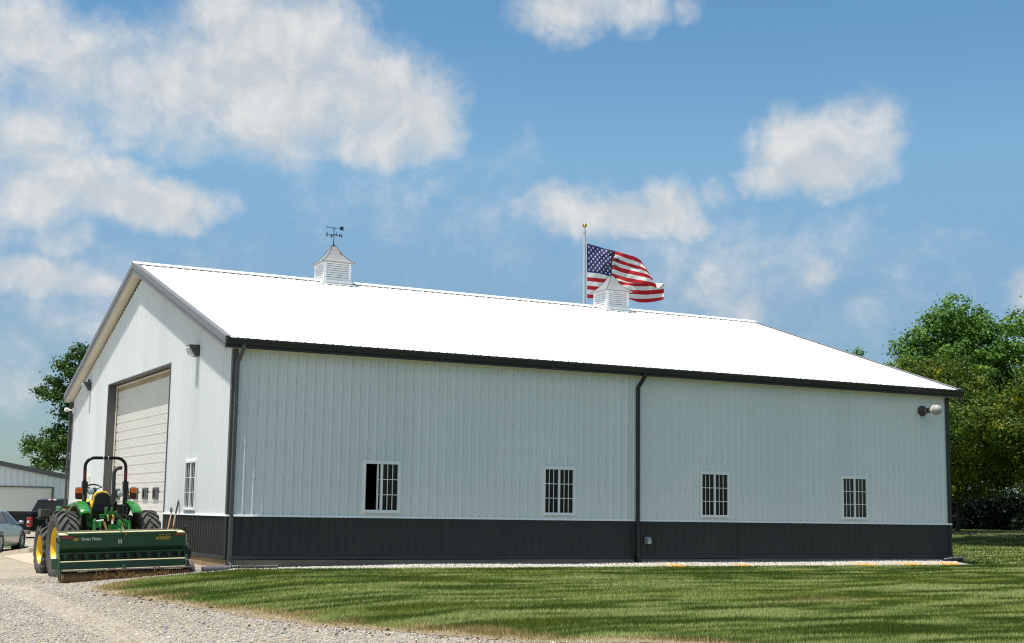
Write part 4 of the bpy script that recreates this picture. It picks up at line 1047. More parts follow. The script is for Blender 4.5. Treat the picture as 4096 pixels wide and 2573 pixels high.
# levers and hydraulics
m = MB()
for x, y, z in ((.30, .4, 1.78), (.34, .3, 1.72), (.38, .5, 1.66)): m.tube([(x + .06, y, 1.30), (x, y, z)], .011, 6); m.ball((x, y, z), .026, 8)
m.build_split('control_levers', M_black, trac)
m = MB(); m.box(.34, .46, .1, .55, 1.15, 1.5); m.box(-.46, -.34, .1, .55, 1.15, 1.42); m.build_split('side_console', M_black, trac, bev=.03)
m = MB()
m.box(-.20, .26, -.40, -.28, 1.34, 1.44); m.box(-.12, .16, -.46, -.38, 1.40, 1.50); m.tube([(-.08, -.45, 1.48), (-.08, -.45, 1.60)], .035, 8); m.tube([(.04, -.45, 1.48), (.04, -.45, 1.60)], .035, 8)
m.box(.17, .30, -.48, -.28, .85, 1.30); m.tube([(.23, -.44, 1.30), (.23, -.50, 1.10), (.20, -.62, .9)], .05, 8)
m.build_split('hydraulic_block', M_green, trac, bev=.012)
m = MB()
for x in (-.06, .06): m.tube([(x, -.46, 1.42), (x, -.54, 1.38), (x, -.56, 1.28)], .022, 7)
m.tube([(.18, -.3, 1.52), (.18, -.3, 1.36)], .03, 8); m.build_split('couplers', M_brass, trac)
m = MB(); m.tube([(-.30, -.44, 1.28), (-.14, -.44, 1.30)], .022, 7); m.box(.13, .17, -.50, -.48, 1.08, 1.16); m.build_split('hitch_pin', M_wht, trac)
m = MB()
for s in (-1, 1):
    m.tube([(s * .30, -.30, 1.30), (s * .40, -.62, 1.24)], .045, 8); m.tube([(s * .40, -.62, 1.26), (s * .40, -.80, .52)], .04, 8); m.tube([(s * .30, .0, .55), (s * .40, -.95, .50)], .038, 8)
    m.box(s * .36 - .07, s * .36 + .07, -.66, -.40, 1.14, 1.28); m.tube([(s * .24, -.50, 1.28), (s * .28, -.85, .62)], .026, 6)
m.box(-.48, -.16, -.46, -.36, 1.16, 1.27); m.box(.16, .50, -.46, -.36, 1.18, 1.29); m.tube([(0, -.35, .92), (.0, -1.0, .88)], .04, 8)
m.box(-.05, -.01, -.75, -.5, .6, 1.20); m.box(.05, .09, -.75, -.5, .6, 1.20)
m.build_split('hitch_arms', M_green, trac, smooth=False)
m = MB(); m.tube([(-.14, -.50, 1.26), (-.06, -.66, .9)], .03, 7); m.tube([(.26, -.50, 1.26), (.31, -.72, .9)], .022, 7); m.build_split('lift_chain', M_brass, trac)
m = MB()
for a, b, c_ in ((.10, .30, .10), (.2, .42, .0), (.25, .45, .14)): m.tube([(a, -.50, 1.45), (a + .15, -.6, 1.2 + c_), (b, -.75, 1.0), (b - .03, -1.1, .95)], .013, 6)
m.tube([(.46, -.2, 1.6), (.36, -.5, 1.2), (.42, -.7, 1.0), (.46, -1.0, .7)], .012, 6)
m.build_split('hoses', M_black, trac)
m = MB(); m.box(-.38, .38, -.30, -.27, .55, 1.2); m.build('rear_plate', M_black, trac)
m = MB(); m.box(-1.04, -.80, 1.95, 2.25, 1.36, 1.55); tb = m.build('tool_box', mat('toolbox_grey', (.10, .10, .088), .5, c2=(.07, .07, .06), scale=8), trac, bev=.008)
m = MB(); m.box(-1.08, -.60, 1.93, 2.28, 1.325, 1.352); m.box(-.86, -.72, 2.0, 2.2, .95, 1.325); m.build('tool_box_shelf', M_black, tb)
m = MB(); m.box(-.72, -.42, 1.20, 1.24, 1.40, 1.62); m.build('warning_plate', M_black, trac)
for x in (-.66, -.52):
    m = MB(); m.box(x - .055, x + .055, 1.192, 1.199, 1.44, 1.55); wl_ = m.build('warning_decal', M_decal, trac)
    m = MB(); m.box(x - .055, x + .055, 1.189, 1.1985, 1.551, 1.585); m.build('decal_header', mat('orange_decal', (.7, .25, .03), .5), wl_)

# ------------------------------------------------------------------ seed drill (hitched behind the tractor)
D0 = (-2.265, -.08, -.53)
dr = thing('seed_drill', 'dark green seed drill with long hopper box hitched behind tractor', 'seed drill', D0, (0, -.032, .0))
HW = 1.34
m = MB(); m.prism([(0, 1.00), (0, .735), (.08, .64), (.26, .64), (.38, .80), (.40, 1.03), (.37, 1.05)], 'x', -HW, HW); box_ = m.build('hopper', M_dgreen, dr, bev=.008)
m = MB(); m.prism([(-.006, .998), (-.006, 1.012), (.36, 1.055), (.36, 1.045)], 'x', -HW, -HW + .18); m.prism([(-.006, .998), (-.006, 1.012), (.36, 1.055), (.36, 1.045)], 'x', HW - .20, HW); m.build_split('hopper_top', M_dustlit, box_)
m = MB(); m.prism([(-.02, .99), (-.02, 1.042), (.20, 1.062), (.42, 1.058), (.42, 1.03), (.2, 1.035), (.0, 1.02)], 'x', -HW + .16, HW - .19)
lid = m.build('hopper_lid', M_dgreen, box_, bev=.006)
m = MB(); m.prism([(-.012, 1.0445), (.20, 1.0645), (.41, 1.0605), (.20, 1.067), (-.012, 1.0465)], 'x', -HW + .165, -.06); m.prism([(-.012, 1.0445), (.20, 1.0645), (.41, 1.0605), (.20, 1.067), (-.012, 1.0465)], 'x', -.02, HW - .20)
m.build_split('lid_dust_highlight', M_dustlit, lid)  # dust on the lid, its sunny highlight painted in as cream
m = MB(); m.box(.02, .06, -.026, -.01, .98, 1.05); m.box(-.02, .1, -.03, -.02, 1.03, 1.05); m.build('lid_latch', M_brass, lid)
m = MB(); m.box(-HW + .03, -HW + .28, -.008, -.001, .935, .985); m.box(HW - .24, HW - .01, -.008, -.001, .945, .998); m.build_split('red_reflector', M_redr, box_)
Rx = Matrix.Rotation(PI / 2, 4, 'X')
def onbox(x, z, rot=0): return Matrix.Translation((x, -.004, z)) @ Rx
lettering('Great Plains', .086, M_letw, box_, onbox(-.69, .915), 'lettering', .002, .0022)
lettering('NTS2509', .088, M_lety, box_, onbox(.86, .893), 'lettering', .002, .0025)
lettering('NO-TILL SEEDER', .034, M_lety, box_, onbox(.88, .966), 'lettering', .002, .0006)
m = MB()
for i in range(5):
    x = -1.075 + i * .022; m.prism([(x, .885), (x + .012, .885), (x + .050, .945 - .006 * abs(i - 2)), (x + .034, .945 - .006 * abs(i - 2))], 'y', -.006, -.001)
m.build('stripe_emblem', M_lety, box_)
tagmark(box_, -.08, -.002, .845, w=.035, h=.05)
# dent in the hopper
m = MB()
# side plates
for s in (-1, 1):
    m = MB(); m.prism([(-.005, 1.01), (-.005, .74), (.07, .62), (-.02, .5), (-.02, .2), (.2, .2), (.40, .8), (.41, 1.03)], 'x', s * HW, s * (HW + .014)); m.build('end_plate', M_lgreen, dr)
m = MB(); m.box(-HW - .15, -HW - .02, .10, .13, .30, .52); m.box(-HW - .05, -HW - .002, -.10, -.06, .12, .46); m.box(-HW - .08, -HW - .016, -.02, .02, .50, .53); m.build_split('step_bracket', M_lgreen, dr, bev=.006)
m = MB(); m.box(-HW, HW, -.012, .02, .606, .636); m.box(-HW, HW, .10, .2, .42, .50); m.build('tool_bar', M_dgreen, dr)
m = MB(); m.box(-HW, HW, .14, .16, .44, .64); m.build('gap_shade', M_black, dr)  # black sheet stands in for the shade behind the seed cups
for k in range(12):
    x = -HW + .12 + k * (2 * HW - .24) / 11
    m = MB(); m.box(x - .022, x + .022, .02, .10, .46, .60); m.box(x - .05, x + .05, .05, .13, .52, .60)
    o = m.build('seed_cup', M_dgreen, dr, bev=.006)
m = MB(); m.prism([(-.03, .455), (-.05, .44), (-.055, .27), (-.02, .25), (.0, .25), (.0, .46)], 'x', -HW + .0, HW - .0); pb = m.build('rear_board', M_dgreen, dr)
m = MB(); m.prism([(-.035, .456), (-.057, .441), (-.0585, .437), (-.061, .442), (-.036, .461)], 'x', -HW + .01, HW - .01); m.prism([(-.056, .284), (-.078, .268), (-.078, .262), (-.056, .268)], 'x', -HW + .01, HW - .01)
m.build('board_edges', M_dustlit, pb)
m = MB()
for k in range(14):
    x = random.uniform(-HW + .1, HW - .1); z = random.uniform(.29, .40); m.box(x - .008, x + .008, -.062, -.054, z - .008, z + .008)
m.box(-.04, -.015, -.12, -.05, .27, .36); m.box(.01, .035, -.12, -.05, .27, .36); m.build('bolts', M_lgreen, pb)
m = MB(); m.box(-HW - .02, HW + .08, -.40, -.06, .255, .272); m.box(-HW - .02, HW + .08, -.41, -.40, .252, .288); st = m.build('step_board', M_black, dr)
m = MB(); m.box(-HW - .0, HW + .09, -.422, -.411, .262, .284); m.build('step_edge', mat('worn_edge', (.36, .32, .27), .6, c2=(.2, .17, .14), scale=8), st)
for x in (-.35, .60):
    m = MB(); m.box(x - .10, x + .10, -.424, -.4225, .262, .300); o = m.build('danger_decal', M_decal, st)
    m = MB(); m.box(x - .06, x + .098, -.4265, -.4245, .266, .296); m.build_split('danger_panel', M_redr, o)
    lettering('DANGER', .026, M_decal, o, Matrix.Translation((x + .02, -.428, .281)) @ Rx, 'lettering', .0004)
# press roller: spring rings and mud
m = MB(); RC = (-.30, .112); m.lathe([(.108, -HW - .02), (.108, HW + .02)], (0, RC[0], RC[1]), 'x', 16)
n = 62
for k in range(n):
    x = -HW + .02 + (2 * HW - .04) * k / (n - 1); m.lathe([(.09, x - .014), (.120, x - .012), (.126, x), (.120, x + .012), (.09, x + .014)], (0, RC[0], RC[1] + .008), 'x', 16, cap=False)
m.build('press_roller', M_mud, dr)
m = MB(); m.box(-HW - .035, -HW - .02, -.34, -.05, .06, .28); m.box(HW + .03, HW + .06, -.3, -.05, .05, .3); m.build_split('roller_arm', M_black, dr)
m = MB()
for cx in (-.45, -.16, .08, .14, .55, .68, -.62):
    for k in range(26 if cx > -.6 else 14):
        p = Vector((cx + random.gauss(0, .09), -.435 + random.uniform(-.02, .02), .12 + random.gauss(0, .035))); P = [p]
        d = Vector((random.uniform(-1, 1), random.uniform(-.3, .2), random.uniform(-.7, .5))).normalized()
        for j in range(3):
            d = (d + Vector((random.uniform(-.5, .5), random.uniform(-.2, .2), random.uniform(-.6, .4)))).normalized(); P.append(P[-1] + d * .05)
        m.tube(P, .005, 4)
tag(m.build('straw_tangle', M_straw, dr))
# right-hand drive wheel cover and press wheel
m = MB(); m.lathe([(.05, .05), (.17, .045), (.185, .06), (.185, .15), (.17, .165), (.05, .16)], (HW, .30, .58), 'x', 20, cap=True); m.box(HW + .05, HW + .17, .12, .48, .45, .62); m.build_split('drive_cover', M_black, dr, smooth=True)
m = MB(); m.lathe([(.10, .05), (.19, .045), (.20, .06), (.20, .13), (.19, .145), (.10, .14)], (HW + .02, -.04, .18), 'x', 20); m.build_split('gauge_wheel', M_rub, dr, smooth=True)
m = MB(); m.tube([(HW + .02, .2, 1.0), (HW + .03, .18, 1.08), (HW + .05, .16, 1.14), (HW + .08, .14, 1.12), (HW + .09, .10, .92)], .018, 7); m.tube([(HW - .15, .45, 1.05), (HW - .18, .42, 1.14), (HW - .22, .4, 1.17)], .010, 6); m.tube([(-HW - .02, .05, 1.0), (-HW - .06, .02, .95), (-HW - .06, .02, .88), (-HW - .02, .02, .84)], .018, 7); m.build_split('hose_loop', M_black, dr)
m = MB(); m.box(HW + .015, HW + .05, .02, .10, .80, .96); m.box(-HW + .02, HW - .4, .50, .60, 1.06, 1.085); m.box(HW - .55, HW - .02, .54, .62, 1.055, 1.075); m.build_split('clean_out_tray', M_dustlit, dr)
m = MB(); m.tube([(HW + .02, -.05, .52), (HW + .03, -.05, .25)], .03, 8); m.ball((HW + .03, -.05, .40), .045, 8); m.build('adjuster', M_lgreen, dr)
# frame forward to the hitch
m = MB(); m.box(-.9, .9, .5, .62, .45, .57); m.box(-.06, .06, .6, 1.5, .62, .74)
for s in (-1, 1): m.box(s * .42 - .05, s * .42 + .05, .6, 1.5, .45, .55)
m.build('hitch_frame', M_dgreen, dr)

# ------------------------------------------------------------------ silver sedan
def loft(m, secs, closed=True):
    n = len(secs[0]); V = [p for s in secs for p in s]; F = []
    for i in range(len(secs) - 1):
        for j in range(n - (0 if closed else 1)): F.append((i * n + j, i * n + (j + 1) % n, (i + 1) * n + (j + 1) % n, (i + 1) * n + j))
    F += [tuple(range(n)), tuple((len(secs) - 1) * n + j for j in range(n - 1, -1, -1))]
    m.add(V, F)
def wheel(parent, x, y, R_, w, s, spokes=5):
    t = thing('wheel', None, None, (x, y, R_)); t.parent = parent; h = w / 2
    m = MB(); m.lathe([(R_ * .64, -h), (R_ * .93, -h), (R_, -h * .75), (R_, h * .75), (R_ * .93, h), (R_ * .64, h), (R_ * .6, 0)], (0, 0, 0), 'x', 28, cap=False); m.build('tyre', M_rub, t, smooth=True)
    m = MB(); m.lathe([(R_ * .66, s * h * .96), (R_ * .60, s * h * .9), (R_ * .58, s * h * .2), (.02, s * h * .15)], (0, 0, 0), 'x', 28, cap=False)
    for k in range(spokes):
        a = 2 * PI * k / spokes; d = Vector((0, math.cos(a), math.sin(a))); m.tube([Vector((s * h * .7, 0, 0)), Vector((s * h * .85, 0, 0)) + d * R_ * .62], [.045, .032], 6)
    m.build('rim', M_galv, t, smooth=True)
C0 = (-2.66, 21.95, -.56); ch = .41
car = thing('sedan', 'silver sedan parked on the gravel before the black pickup', 'car', (-2.35, 21.75, -.575), (0, 0, -ch))
m = MB(); hw = .89
#  y, z_low, z_belt, half width low, half width belt
secs = []
for y, zl, zb_, wl_, wb in [(-2.28, .42, .78, .66, .60), (-2.18, .28, .93, .80, .74), (-1.9, .22, 1.00, .87, .80), (-1.35, .20, 1.01, .89, .83), (-.4, .19, .97, .90, .85), (.6, .19, .94, .90, .85), (1.25, .20, .90, .89, .83), (1.75, .22, .84, .87, .78), (2.15, .26, .72, .80, .68), (2.30, .36, .60, .64, .54)]:
    zm = zl + (zb_ - zl) * .55
    secs.append([(-wl_ * .93, y, zl), (-wl_, y, zl + .12), (-wl_ - .01, y, zm), (-wb, y, zb_ - .03), (-wb * .9, y, zb_), (wb * .9, y, zb_), (wb, y, zb_ - .03), (wl_ + .01, y, zm), (wl_, y, zl + .12), (wl_ * .93, y, zl)])
loft(m, secs); body = m.build('body', M_silver, car, smooth=True)
m = MB(); secs = []
for y, z, w in [(-1.95, 1.0, .66), (-1.30, 1.36, .57), (-.8, 1.455, .56), (-.1, 1.475, .56), (.35, 1.42, .56), (1.15, .93, .68)]: secs.append([(-.80, y if z > 1.05 else y, .95), (-w, y, z), (w, y, z), (.80, y, .95)])
loft(m, secs, True); m.build('cabin', M_silver, car, smooth=True)
for s in (-1, 1):
    for pts in ([(-1.42, 1.03), (-1.05, 1.33), (-.42, 1.40), (-.38, .99)], [(-.30, .99), (-.34, 1.40), (.15, 1.37), (.42, 1.28), (.92, .98)]):
        m = MB(); V = []
        for off in (.0, .014):
            for y, z in pts:
                w = .80 - (z - .95) / .52 * .235; V.append((s * (w + .008 + off), y, z))
        n = 4; m.add(V, [tuple(range(n)), tuple(range(2 * n - 1, n - 1, -1))] + [(i, (i + 1) % n, n + (i + 1) % n, n + i) for i in range(n)])
        m.build('side_window', M_glassd, car)
    m = MB(); m.ball((s * .99, .72, 1.02), .10, 10, .75); m.box(min(s * .84, s * .95), max(s * .84, s * .95), .68, .76, .97, 1.01); m.build('mirror', M_silver, car, smooth=True)
    for y in (-.52, .42): 
        m = MB(); m.box(s * .90 - .02, s * .90 + .02, y - .09, y + .09, .80, .83); m.build('door_handle', M_silver, car, bev=.008)
    m = MB(); m.hexa([(s * .60, -2.30, .72), (s * .845, -2.08, .70), (s * .60, -2.1, .72), (s * .80, -1.9, .74), (s * .60, -2.24, .93), (s * .80, -2.05, .95), (s * .60, -2.1, .93), (s * .76, -1.9, .96)]); m.build('tail_lamp', M_red, car)
    m = MB(); m.hexa([(s * .46, 2.27, .55), (s * .70, 2.1, .58), (s * .46, 2.1, .55), (s * .78, 1.8, .6), (s * .46, 2.2, .66), (s * .68, 2.05, .70), (s * .46, 2.05, .66), (s * .72, 1.78, .74)]); m.build('headlamp', M_lens, car)
    for y, nm in ((-1.32, 0), (1.36, 0)):
        m = MB(); m.lathe([(.37, s * .60), (.385, s * .905), (.36, s * .912), (.34, s * .60)], (0, y, .33), 'x', 24); m.build('wheel_arch', M_black, car)
        wheel(car, s * .80, y, .325, .205, s)
m = MB(); m.hexa([(-.58, -1.98, .985), (.58, -1.98, .985), (-.50, -1.33, 1.345), (.50, -1.33, 1.345), (-.58, -1.99, 1.0), (.58, -1.99, 1.0), (-.50, -1.335, 1.36), (.50, -1.335, 1.36)]); m.build('rear_window', M_glassd, car)
m = MB(); m.hexa([(-.58, .42, 1.40), (.58, .42, 1.40), (-.66, 1.14, .945), (.66, 1.14, .945), (-.58, .43, 1.415), (.58, .43, 1.415), (-.66, 1.15, .96), (.66, 1.15, .96)]); m.build('windscreen', M_glassd, car)

# ------------------------------------------------------------------ black pickup
tk = thing('pickup_truck', 'black pickup truck with covered bed parked before the white shed', 'truck', (0, 0, 0), (0, 0, -.86))
m = MB(); m.box(-.985, .985, -2.9, -.75, .62, 1.36); bed = m.build('bed', M_blackp, tk, bev=.05)
m = MB(); m.box(-.93, .93, -2.86, -.80, 1.362, 1.40); m.build('bed_cover', mat('soft_cover', (.02, .02, .022), .6), bed)
m = MB(); m.box(-.78, .78, -2.915, -2.902, .68, 1.32); tg = m.build('tailgate', M_blackp, bed, bev=.01)
m = MB(); m.box(-.98, .98, -3.05, -2.86, .50, .66); m.build('bumper', M_steel, tk, bev=.03)
m = MB(); secs = []
for y, z, w in [(-.72, 1.32, .93), (-.50, 1.88, .76), (-.2, 1.95, .74), (1.0, 1.96, .74), (1.35, 1.90, .75), (2.1, 1.36, .86)]: secs.append([(-.95, y, 1.25), (-w, y, z), (w, y, z), (.95, y, 1.25)])
loft(m, secs); cab = m.build('cab', M_blackp, tk, smooth=True)
m = MB(); m.box(-.985, .985, -.72, 2.2, .55, 1.32); m.box(-.98, .98, 2.2, 3.0, .6, 1.28); m.build('cab_body', M_blackp, cab, bev=.06)
m = MB(); m.hexa([(-.80, -.745, 1.40), (.80, -.745, 1.40), (-.80, -.70, 1.40), (.80, -.70, 1.40), (-.66, -.57, 1.80), (.66, -.57, 1.80), (-.66, -.5, 1.80), (.66, -.5, 1.80)]); m.build('rear_window', M_glassd, cab)
m = MB(); m.box(-.20, .20, -.52, -.46, 1.86, 1.925); b3 = m.build('brake_lamp', M_wht, cab, bev=.012); m = MB(); m.box(-.075, .075, -.53, -.521, 1.865, 1.92); m.build('red_lens', M_redr, b3)
for s in (-1, 1):
    m = MB(); V = []
    for off in (0, .012):
        for y, z in ((-.45, 1.38), (-.35, 1.80), (.30, 1.84), (.30, 1.38)): V.append((s * (.95 - (z - 1.25) / .7 * .21 + off), y, z))
    m.add(V, [(0, 1, 2, 3), (7, 6, 5, 4)] + [(i, (i + 1) % 4, 4 + (i + 1) % 4, 4 + i) for i in range(4)]); m.build('side_window', M_glassd, cab)
    m = MB(); m.box(min(s * .80, s * .99), max(s * .80, s * .99), -2.925, -2.80, .80, 1.18); tl = m.build('tail_lamp', mat('lamp_red', (.38, .012, .012), .25), bed, bev=.01)
    m = MB(); xa, xb = sorted((s * .80, s * 1.0))
    for za, zb_ in ((.80, .815), (1.165, 1.18)): m.box(xa, xb, -2.932, -2.926, za, zb_)
    for za, zb_ in ((.93, .945), (1.04, 1.055)): m.box(xa + .05, xb, -2.932, -2.926, za, zb_)
    m.box(xa, xa + .015, -2.932, -2.926, .815, 1.165)
    m.build('lamp_outline', mat('pale_red', (.62, .25, .22), .3), tl)
    m = MB(); m.box(s * .86 - .05, s * .86 + .05, -2.934, -2.926, .95, 1.035); m.build('reversing_lens', M_decal, tl)
    m = MB(); m.lathe([(.45, s * .70), (.46, s * .995), (.44, s * .998), (.42, s * .7)], (0, -1.75, .42), 'x', 24); m.build('wheel_arch', M_black, bed)
    wheel(tk, s * .84, -1.75, .41, .26, s, 6); wheel(tk, s * .84, 2.0, .41, .26, s, 6)
MR = Matrix.Translation((.990, -2.30, 1.12)) @ Matrix.Rotation(PI / 2, 4, 'Z') @ Rx
lettering('FX', .16, mat('decal_blue', (.10, .16, .22), .4), bed, MR @ Matrix.Translation((-.10, 0, 0)), 'lettering', .002, .003)
lettering('4', .16, mat('decal_red', (.40, .05, .05), .4), bed, MR @ Matrix.Translation((.10, 0, 0)), 'lettering', .002, .004)
# the bed's rear right corner sits at (0.1, 28)
fx, fy = math.sin(.86), math.cos(.86); rx, ry = fy, -fx
tk.location = (0.12 - rx * .99 + fx * 2.9, 28.0 - ry * .99 + fy * 2.9, -.60)

# ------------------------------------------------------------------ white shed behind
YS = 45.
sh = thing('machine_shed', 'long low white steel shed with garage door behind the truck', 'shed', (0, YS, 0))
TS = lambda u, o, z: (u, -o, z)
x0s, x1s, ap = -22., 5.6, -8.
def zsh(u): return 2.33 - .186 * (u - 5.6) if u > ap else 2.33 - .186 * (ap - 5.6) - .186 * (ap - u)
m = MB(TS); P = []; k = 0; u = x0s
while u < x1s:
    P += [(u, 0), (u + .10, 0), (u + .125, .055), (u + .155, .055), (u + .18, 0)]; u += .3048
V = []; F = []; D_X1 = 3.77
def zlow(u): return 2.0 if u < D_X1 and u > -1.6 else -.9
for u, o_ in P: V += [(u, o_, zlow(u)), (u, o_, zsh(u) - .05)]
for i in range(len(P) - 1): F.append((2 * i, 2 * i + 2, 2 * i + 3, 2 * i + 1))
m.add(V, F); m.build('wall', M_white, sh)
m = MB(); m.box(x1s - .01, x1s, .0, 14, -.9, 2.3); m.build('wall', M_white, sh)
m = MB(TS)
for a, b in ((x0s, ap), (ap, x1s + .1)): m.hexa([(a, -.02, zsh(a) - .12), (b, -.02, zsh(b) - .12), (a, .12, zsh(a) - .12), (b, .12, zsh(b) - .12), (a, -.02, zsh(a) + .12), (b, -.02, zsh(b) + .12), (a, .12, zsh(a) + .12), (b, .12, zsh(b) + .12)])
m.build('roof_trim', M_trim, sh)
m = MB()
for a, b in ((x0s, ap), (ap, x1s + .1)): m.quad((a, 0.03, zsh(a) + .05), (b, 0.03, zsh(b) + .05), (b, 14, zsh(b) + .05), (a, 14, zsh(a) + .05))
m.build('roof', M_roof, sh)
m = MB(TS); z = -.9; k = 0
while z < 1.95: m.box(-1.6, D_X1 - .06, -.06, -.04, z, min(z + .42, 1.96)); z += .428
m.build('garage_door', M_door, sh)
m = MB(TS); m.box(D_X1 - .06, D_X1 + .03, -.06, .05, -.9, 2.02); m.box(-1.6, D_X1 - .06, -.05, .05, 1.96, 2.02); m.build('door_frame', M_trim, sh)

# blue-grey post and concrete block
m = MB(); m.prism([(-.17, 0), (-.17, .40), (-.13, .46), (.13, .46), (.17, .40), (.17, 0)], 'y', -.16, .16)
o = m.build('plastic_bin', M_blueg, None, bev=.03, loc=(-.92, 18.9, -.43)); tag(o, 'blue grey plastic bin standing behind the tractor front wheel', 'bin')
m = MB(); m.box(-.40, .5, -.2, .2, -.05, .17)
o = m.build('parking_block', M_conc, None, bev=.03, loc=(-1.05, 18.1, -.50)); tag(o, 'tan concrete block on the gravel beside the silver sedan', 'concrete block')

# ------------------------------------------------------------------ trees
def leaves_mesh(name, C, Nrm, size, col, parent, rg):
    n = len(C)
    a = rg.normal(size=(n, 3)); a -= (a * Nrm).sum(1, keepdims=True) * Nrm; a /= np.linalg.norm(a, axis=1, keepdims=True) + 1e-9
    b = np.cross(Nrm, a); s = size[:, None]
    V = np.empty((n, 4, 3), np.float32)
    V[:, 0] = C - a * s * .5; V[:, 1] = C + b * s * .36 + Nrm * s * .06; V[:, 2] = C + a * s * .55; V[:, 3] = C - b * s * .36 + Nrm * s * .06
    me = bpy.data.meshes.new(name); me.vertices.add(n * 4); me.vertices.foreach_set('co', V.ravel())
    me.loops.add(n * 4); me.loops.foreach_set('vertex_index', np.arange(n * 4, dtype=np.int32))
    me.polygons.add(n); me.polygons.foreach_set('loop_start', np.arange(0, n * 4, 4, dtype=np.int32))
    at = me.attributes.new('col', 'FLOAT_COLOR', 'POINT')
    at.data.foreach_set('color', np.repeat(np.hstack([col, np.ones((n, 1))]), 4, axis=0).astype(np.float32).ravel())
    me.materials.append(M_leaf); me.update(calc_edges=True); me.validate()
    o = bpy.data.objects.new(name, me); COL.objects.link(o); o.parent = parent; return o
def tree(name, label, base, lobes, trunk_r, pal, ncl, nlf, lsize, clr=.45, seed=1, cat='tree', tip=None, tipfrac=0, group=None, shell=.35, lift=.25):
    """lobes: (x,y,z,rx,ry,rz) in world coordinates"""
    rg = np.random.default_rng(seed); random.seed(seed)
    base = Vector(base); t = thing(name, label, cat, base, group=group)
    m = MB(); top = max(l[2] for l in lobes) - base.z
    cx = sum(l[0] for l in lobes) / len(lobes) - base.x; cy = sum(l[1] for l in lobes) / len(lobes) - base.y
    n = 9; tp = [Vector((cx * (i / n) ** 2 + .12 * math.sin(i * 1.7), cy * (i / n) ** 2 + .12 * math.cos(i * 2.1), top * i / n * .92)) for i in range(n + 1)]
    m.tube([tp[0] - Vector((0, 0, .15))] + tp, [trunk_r * 1.25] + [trunk_r * (1 - .88 * i / n) for i in range(n + 1)], 8)
    CC = []; vol = np.array([l[3] * l[4] * l[5] for l in lobes]) ** .75; vol /= vol.sum()
    for li, l in enumerate(lobes):
        lc = Vector(l[:3]) - base
        k = min(range(n), key=lambda i: abs(tp[i].z - (lc.z - .25 * lc.xy.length - .3)))
        p0 = tp[k]; mid = p0.lerp(lc, .5) + Vector((0, 0, .12 * (lc - p0).length))
        m.tube([p0, mid, lc], [trunk_r * .38, trunk_r * .24, trunk_r * .12], 6)
        nc = max(4, int(ncl * vol[li]))
        d = rg.normal(size=(nc, 3)); d /= np.linalg.norm(d, axis=1, keepdims=True)
        r = 1 - shell * np.abs(rg.normal(size=(nc, 1))); r = np.clip(r, .1, 1.0)
        pts = d * r * np.array(l[3:6]) + np.array(l[:3])
        CC.append(np.hstack([pts, d]))
        for q in pts[:max(3, nc // 6)]:
            e = Vector(q) - base; m.tube([lc.lerp(p0, .25), lc.lerp(e, .55) + Vector((0, 0, .05)), e], [trunk_r * .12, trunk_r * .07, trunk_r * .03], 4)
    m.build('trunk', M_bark, t)
    CC = np.vstack(CC); n0 = len(CC)
    cnt = rg.integers(int(nlf * .6), int(nlf * 1.4), n0); idx = np.repeat(np.arange(n0), cnt); N_ = len(idx)
    cr = clr * rg.uniform(.7, 1.35, n0)
    off = rg.normal(size=(N_, 3)) * np.array([.62, .62, .42]) * cr[idx][:, None]
    pos = CC[idx, :3] + off - np.array(base)[None]
    nr = off / (np.linalg.norm(off, axis=1, keepdims=True) + 1e-6) * .6 + CC[idx, 3:] * .35 + rg.normal(size=(N_, 3)) * .38 + np.array([0, 0, lift])
    nr /= np.linalg.norm(nr, axis=1, keepdims=True)
    pal = np.array(pal); ctone = rg.integers(0, len(pal), n0)
    col = pal[ctone[idx]] * rg.uniform(.65, 1.35, (N_, 1)) * rg.uniform(.85, 1.15, (n0, 1))[idx]
    if tip is not None:
        isT = ((rg.random(n0) < tipfrac) & (CC[:, 2] > np.quantile(CC[:, 2], .45)))[idx] & (rg.random(N_) < .6) & (off[:, 2] > -.02)
        col[isT] = np.array(tip) * rg.uniform(.7, 1.25, (isT.sum(), 1))
    leaves_mesh('crown', pos, nr, lsize * rg.uniform(.65, 1.3, N_), col, t, rg)
    return t
GUM = [(.085, .185, .030), (.125, .24, .042), (.060, .140, .024), (.15, .27, .058)]
MAP = [(.062, .112, .014), (.092, .142, .016), (.042, .084, .012), (.125, .165, .018)]
MPL = [(.040, .086, .014), (.062, .12, .019), (.026, .060, .011)]
zb = g(61.6, 38)
tree('sweetgum_tree', 'tall dark green broadleaf tree rising highest behind the yellowish tree', (60.4, 40.2, zb),
     [(61.63, 38.30, 14.41, 1.87, 1.87, 2.09), (60.53, 39.40, 13.09, 1.87, 1.87, 1.98), (62.73, 37.31, 13.09, 1.98, 1.98, 1.87), (59.43, 40.50, 11.55, 1.76, 1.76, 1.87), (58.22, 41.60, 9.79, 1.65, 1.65, 1.65), (61.74, 38.30, 11.22, 2.86, 2.86, 2.20), (63.72, 36.21, 11.33, 2.09, 2.09, 1.98), (64.71, 35.22, 9.35, 2.20, 2.20, 1.87), (60.31, 39.62, 8.91, 2.86, 2.86, 1.98), (63.28, 36.54, 7.81, 2.53, 2.53, 1.98), (57.89, 42.04, 7.92, 1.65, 1.65, 1.32), (61.41, 38.30, 5.94, 2.86, 2.86, 1.65)],
     .26, GUM, 900, 62, .215, .46, 21)
